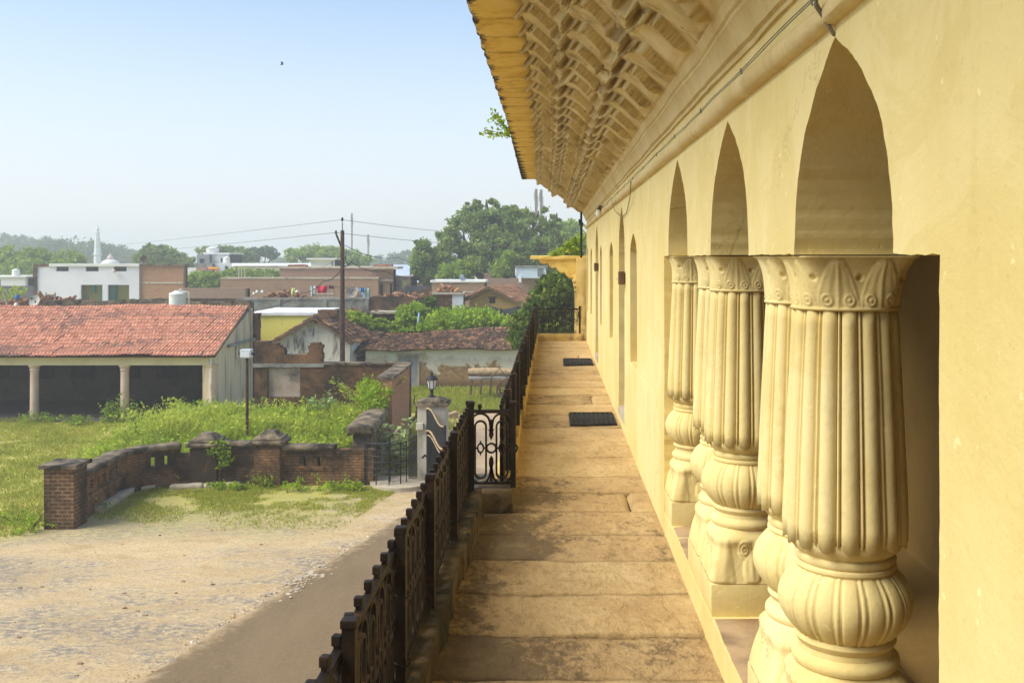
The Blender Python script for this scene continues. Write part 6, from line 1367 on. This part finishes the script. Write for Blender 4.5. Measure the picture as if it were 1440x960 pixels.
# ------------------------------------------------------------------ utility pole and its wires
up = thing('utility_pole', 'tall rusty steel utility pole rising behind the ruined wall', 'utility pole', (U(481.5, 0, 44)[0], 44, 0)); Y = 44.0
xp = U(481.5, 0, Y)[0]
MB().tube([(xp, Y, 0), (xp, Y, U(0, 324, Y)[2])], [.125, .085], 10).build('pole', MAT['pole'], up)
mb = MB(); mb.tube([(xp, Y, U(0, 326, Y)[2]), (xp, Y, U(0, 312, Y)[2])], .02, 6); mb.tube([U(480, 347, Y), U(473, 330, Y)], .045, 6); mb.tube([U(473, 331, Y), U(472.5, 327, Y)], .02, 6); mb.tube([(xp, Y, U(0, 362, Y)[2]), (xp + .16, Y - .1, U(0, 362, Y)[2])], .05, 6); mb.build('cross_arm', MAT['pole'], up)
for px, py in ((481.3, 308.5), (472.5, 327)): MB().lathe([(.03, -.08), (.06, -.05), (.03, -.02), (.065, .02), (.03, .05), (.04, .09)], U(px, py, Y), 10).build('insulator', MAT['black_iron'], up)
def wire(pts, r, label, mat='wire', sag_=0.0):
    P = [U(*p) for p in pts]; out = []
    for a, b in zip(P, P[1:]):
        for k in range(14): t = k/14; q = a.lerp(b, t); q.z -= sag_*4*t*(1 - t); out.append(q)
    out.append(P[-1]); mb = MB(); mb.tube(out, r, 4); tag(mb.build('overhead_wire', MAT[mat]), label, 'wire', 'overhead wires')
wire([(60, 351, 190), (481, 309, 44)], .011, 'upper overhead wire running left from the pole top', 'wire_grey', .3); wire([(481, 309, 44), (900, 334, 60)], .010, 'upper overhead wire running right from the pole top', 'wire_grey', .35)
wire([(60, 362, 190), (472.5, 327, 44)], .012, 'lower overhead wire running left from the side arm', 'wire_grey', .3); wire([(472.5, 327, 44), (900, 346, 60)], .011, 'lower overhead wire running right from the side arm', 'wire_grey', .35)
wire([(485, 345, 44), (560, 362, 60), (640, 380, 74)], .015, 'thin wire descending from the pole toward the big tree', 'wire', .25); wire([(485, 362, 44), (494, 368, 44.5), (540, 381, 55), (606, 392, 74), (660, 397, 74)], .022, 'thick black cable sloping right over the brick houses', 'wire', .2)
wire([(484, 375, 44), (495, 367, 44.5)], .02, 'short cable splice beside the pole', 'wire', .05); wire([(481, 378, 44), (455, 395, 47), (425, 412, 55), (372, 434, 59.8)], .022, 'thick black cable dropping left to the concrete wall', 'wire', .15); wire([(480, 360, 44), (430, 378, 62), (350, 410, 66)], .012, 'thin faint wire dropping left across the brick house', 'wire_grey', .2)
def mast(label, px, py, Y, wpx, n=16):
    x = U(px, 0, Y)[0]; zt = U(0, py, Y)[2]; wd = wpx*Y/1400/2; t = thing('radio_mast', label, 'mast', (x, Y, 0), 'far lattice masts'); mb = MB()
    for sx, sy in ((-1, -1), (1, -1), (0, 1)): MB().tube([(x + sx*wd, Y + sy*wd, 0), (x + sx*wd*.8, Y + sy*wd*.8, zt)], .09, 4).build('leg', MAT['wire_grey'], t)
    for k in range(n):
        z0, z1 = zt*k/n, zt*(k + 1)/n; s = 1 if k % 2 else -1; mb.tube([(x - s*wd, Y - wd, z0), (x + s*wd, Y - wd, z1)], .06, 4); mb.tube([(x - wd, Y - wd, z1), (x + wd, Y - wd, z1)], .05, 4)
    mb.box((x - wd*2, Y - wd, zt - 2), (x - wd*1.5, Y, zt - .5)); mb.box((x + wd*1.5, Y - wd, zt - 3), (x + wd*2, Y, zt - 1.2)); mb.build('bracing', MAT['wire_grey'], t)
mast('faint lattice mast left one of the pair above the big tree', 754, 266, 168, 3); mast('faint lattice mast right one of the pair above the big tree', 761, 267, 170, 3)
mast('very faint thin mast right of the utility pole', 495, 300, 250, 1.6, 24); mast('faint short mast farther right over the tin sheds', 518, 330, 250, 1.8, 20)

# ------------------------------------------------------------------ trees
def tree(label, trunk, blobs, n, mat, size, grp, clump=45, shell=.62, csig=.15, limbs=True, tr=.22, cat='tree', name='tree'):
    # trunk (px, Y); blobs in pixels (px, py, Y, rx, ry_m, rz)
    Y = trunk[1]; base = Vector((U(trunk[0], 0, Y)[0], Y, 0)); t = thing(name, label, cat, base, grp)
    B = [(*U(px, py, yy), rx*yy/1400, ry, rz*yy/1400) for px, py, yy, rx, ry, rz in blobs]
    P, tn = blob_points(B, n, shell, clump, csig); P[:, 2] = np.maximum(P[:, 2], .2)
    quads_mesh('crown', leaves(P, size, .35, .62), MAT[mat], tn, t)
    mb = MB(); zt = min(b[2] for b in B); top = Vector((base.x, Y, max(1.2, zt*.7)))
    mb.tube([base - Vector((0, 0, .2)), base.lerp(top, .5) + Vector((tr*.4, 0, 0)), top], [tr*1.3, tr, tr*.85], 8)
    if limbs:
        for b in B: e = Vector(b[:3]); m = top.lerp(e, .5) + Vector((0, 0, -.1*(e - top).length)); mb.tube([top, m, e, e + Vector((0, 0, b[5]*.6))], [tr*.7, tr*.45, tr*.25, tr*.08], 6)
    mb.build('trunk', MAT['bark'], t); return t
random.seed(9)
BT = []
for px, py, rx, rz, dy in ((672, 318, 40, 26, 0), (652, 335, 34, 26, -1), (700, 322, 40, 30, -1), (684, 288, 20, 13, 0), (668, 290, 14, 10, 0), (727, 305, 24, 18, 0), (735, 325, 40, 32, -.5), (768, 318, 22, 24, .5), (775, 340, 26, 26, 0), (740, 355, 45, 26, -1.5), (700, 358, 50, 28, -2), (645, 362, 30, 24, -1.5), (630, 340, 18, 16, -1), (708, 296, 16, 12, 0), (757, 302, 12, 10, 0), (783, 305, 8, 10, 0), (640, 378, 28, 14, -2), (745, 383, 45, 14, -1), (800, 345, 16, 20, 0)):
    BT.append((px, py, 90 + dy, rx, rx*.065*.8, rz))
tree('very large dark green tree rising over the village houses', (705, 90), BT, 34000, 'leaf_big', .30, 'village trees', 70, .72, .115, True, .5)
tree('rounded dark green tree at the left foot of the largest tree', (600, 86), [(600, 362, 86, 18, 1.6, 22), (592, 352, 86, 9, .9, 14), (606, 385, 86, 20, 1.5, 18), (590, 378, 85.5, 12, 1, 14), (620, 370, 86, 14, 1.2, 16), (588, 344, 86, 5, .5, 6)], 13000, 'leaf_big', .27, 'village trees', 60, .66, .14, True, .25)
tree('lighter yellow green tree low before the largest tree', (642, 82), [(640, 385, 82, 22, 1.6, 14), (655, 378, 82, 14, 1.2, 10), (628, 392, 82, 12, 1, 10), (648, 372, 82, 8, .8, 8)], 6000, 'leaf_bright', .24, 'village trees', 40, .6, .16)
tree('pale fresh green young tree beside the bluish white room', (708, 82), [(708, 378, 82, 14, 1.1, 15), (714, 362, 82, 9, .8, 10), (702, 390, 82, 20, 1.2, 9)], 4000, 'leaf_bright', .22, 'village trees', 35, .5, .18)
tree('hazy pale tree behind the right edge of the largest tree', (808, 125), [(795, 335, 125, 22, 3, 20), (803, 318, 125, 12, 2, 14), (812, 345, 125, 22, 3, 18), (785, 320, 125, 10, 2, 10)], 6000, 'leaf_bright', .36, 'village trees', 40, .5, .17)
tree('dense dark tree just beyond the far railing', (785, 36), [(785, 410, 36, 28, 1.0, 26), (762, 428, 36, 24, 1.0, 22), (800, 395, 36, 22, .9, 16), (745, 445, 36, 18, .8, 18), (810, 430, 36, 20, .8, 30), (738, 470, 36, 22, .8, 24), (770, 400, 36, 14, .6, 12), (790, 470, 36, 40, 1, 34)], 17000, 'leaf_dark', .17, 'village trees', 30, .55, .15, True, .16)
tree('broad light green canopy at the far left behind the white house', (40, 116), [(20, 362, 116, 34, 3, 14), (55, 362, 116, 30, 3, 13), (85, 366, 116, 30, 3, 13), (30, 385, 112, 40, 3, 20), (70, 388, 112, 34, 3, 20), (0, 375, 114, 30, 3, 20), (105, 370, 118, 12, 2, 12)], 15000, 'leaf_bright', .34, 'village trees', 50, .72, .12, True, .4)
tree('round green tree behind the orange brick block', (220, 128), [(212, 360, 128, 18, 2, 12), (228, 358, 128, 18, 2, 11), (245, 364, 128, 16, 2, 9), (200, 366, 128, 12, 2, 9), (216, 349, 128, 12, 1.4, 7), (265, 370, 128, 12, 1.5, 8)], 8000, 'leaf_big', .34, 'village trees', 45, .6, .16, True, .3)
tree('green tree behind the two storey white house', (325, 150), [(318, 355, 150, 14, 2, 9), (332, 358, 150, 18, 2, 9), (345, 360, 150, 14, 2, 10), (285, 357, 150, 10, 2, 9)], 5000, 'leaf_big', .38, 'village trees', 40, .6, .16)
tree('flat topped hazy tree with open branches over the white shed', (368, 165), [(360, 354, 165, 14, 2.2, 5), (376, 354, 165, 14, 2.2, 6), (384, 360, 165, 8, 1.6, 5), (350, 363, 165, 14, 2, 6)], 3600, 'leaf_far', .4, 'village trees', 40, .6, .17)
tree('wide light green tree behind the small white stair room', (440, 150), [(420, 360, 150, 20, 2.5, 10), (440, 354, 150, 24, 2.5, 9), (465, 358, 150, 22, 2.5, 10), (490, 362, 150, 20, 2.5, 10), (510, 366, 150, 14, 2, 8)], 9000, 'leaf_bright', .36, 'village trees', 45, .6, .16)
for k, (px, py, rx, rz, Y) in enumerate(((100, 346, 38, 12, 260), (78, 344, 22, 12, 255), (132, 348, 34, 14, 270), (160, 354, 30, 12, 280), (20, 343, 22, 14, 300), (55, 340, 18, 12, 310), (188, 358, 26, 10, 300), (8, 336, 12, 10, 310), (33, 338, 9, 10, 320))):
    lab = ('dark bluish far tree mass left of the minaret', 'dark blue rounded tree top at the left of the far row', 'hazy dark tree standing directly behind the minaret', 'pale hazy tree behind the mosque dome', 'pale hazy tree at the far left skyline', 'pale grey tree between the far left trees and the dark ones', 'faint tree low beyond the mosque dome', 'tall faint tree at the very left edge', 'thin faint tree with round top near the left edge')[k]
    k1 = Y/1400
    tree(lab, (px, Y), [(px, py + 4, Y, rx, rx*k1*.6, rz), (px - rx*.4, py + 8, Y, rx*.6, rx*k1*.4, rz*.9), (px + rx*.45, py + 8, Y, rx*.6, rx*k1*.4, rz*.9), (px, py + 16, Y, rx, rx*k1*.5, rz)], 3200, 'leaf_far', .75, 'far hazy trees', 40, .62, .16)
for k, (px, py, rx, rz, Y) in enumerate(((540, 362, 26, 7, 330), (570, 358, 18, 9, 320), (515, 364, 22, 6, 350), (400, 366, 20, 5, 330), (258, 366, 14, 5, 320), (655, 352, 40, 12, 330), (780, 350, 40, 14, 330))):
    lab = ('faint blue tree line piece over the tin sheds', 'hazy bluish tree left of the round dark tree', 'faint low tree right of the utility pole', 'faint low tree beyond the white shed', 'faint low tree left of the two storey house', 'hazy tree hidden behind the largest tree', 'hazy tree behind the far canopy of the bay')[k]
    k1 = Y/1400; tree(lab, (px, Y), [(px, py + 3, Y, rx, rx*k1*.5, rz), (px - rx*.5, py + 5, Y, rx*.6, rx*k1*.4, rz*.8), (px + rx*.5, py + 5, Y, rx*.6, rx*k1*.4, rz*.8), (px, py + 10, Y, rx, rx*k1*.4, rz)], 2200, 'leaf_far', .85, 'far hazy trees', 40, .6, .16)
P = np.stack([RNG.uniform(-330, 260, 26000), RNG.uniform(330, 420, 26000), np.zeros(26000)], 1)
hh = np.array([3.6 + 1.8*noise.noise(Vector((p[0]*.03, p[1]*.02, 3))) + 1.4*noise.noise(Vector((p[0]*.12, p[1]*.1, 5))) for p in P]); P[:, 2] = hh*np.sqrt(RNG.random(len(P)))
tag(quads_mesh('far_woods', leaves(P, 1.6, .4, .8), MAT['leaf_far'], RNG.random(len(P))), 'far hazy line of trees closing the horizon', 'woods', kind='stuff')
mass('light green bush row behind the brown brick wall and tank', [(285, 392, 92, 30, 2, 9), (270, 398, 92, 16, 2, 12), (262, 390, 92, 8, 1.5, 8), (300, 400, 92, 16, 2, 12)], 5500, 'leaf_bright', .24, 'bush', 'bush', 'bushes between the far houses')
mass('light green bushes below the long white shed', [(330, 386, 98, 18, 2, 6), (350, 386, 98, 20, 2, 7), (375, 386, 98, 18, 2, 7), (388, 390, 98, 10, 2, 8), (345, 394, 97, 40, 2, 8)], 5500, 'leaf_bright', .24, 'bush', 'bush', 'bushes between the far houses')
mass('dry brown bush in front of the dark grey wall at far left', [(25, 410, 72, 10, 1, 9), (10, 415, 72, 16, 1, 9), (-5, 410, 72, 12, 1, 10)], 1600, 'weed', .16, 'bush', 'bush', 'bushes between the far houses', .4)
mass('green bush behind the two rooftops at far left', [(60, 396, 100, 40, 2, 10), (20, 398, 100, 40, 2, 12)], 3500, 'leaf_big', .28, 'bush', 'bush', 'bushes between the far houses')
# one bird, high over the village
b = U(396.5, 91, 60); mb = MB(); mb.tube([b + Vector((-.12, 0, -.02)), b, b + Vector((.12, 0, .03))], [.01, .035, .015], 6)
for s in (-1, 1): mb.add([b + Vector((-.05, 0, .02)), b + Vector((.05, 0, .02)), b + Vector((.04 + .02*s, s*.1, .16)), b + Vector((-.03, s*.12, .17))], [(0, 1, 2, 3)])
tag(mb.build('bird', MAT['black']), 'single small dark bird flying high over the village', 'bird')

# ------------------------------------------------------------------ hazy air
hz = MB(); hz.box((-620.5, -60.5, -1), (620.5, 620.5, 18)); hm = bpy.data.materials.new('hazy_air'); hm.use_nodes = True; nt = hm.node_tree
for n_ in list(nt.nodes):
    if n_.type == 'BSDF_PRINCIPLED': nt.nodes.remove(n_)
pv = nt.nodes.new('ShaderNodeVolumePrincipled'); pv.inputs['Color'].default_value = (.86, .92, 1.0, 1); pv.inputs['Density'].default_value = HAZE; pv.inputs['Anisotropy'].default_value = 0.35
nt.links.new(pv.outputs[0], [q for q in nt.nodes if q.type == 'OUTPUT_MATERIAL'][0].inputs['Volume'])
tag(hz.build('haze', hm), kind='stuff')
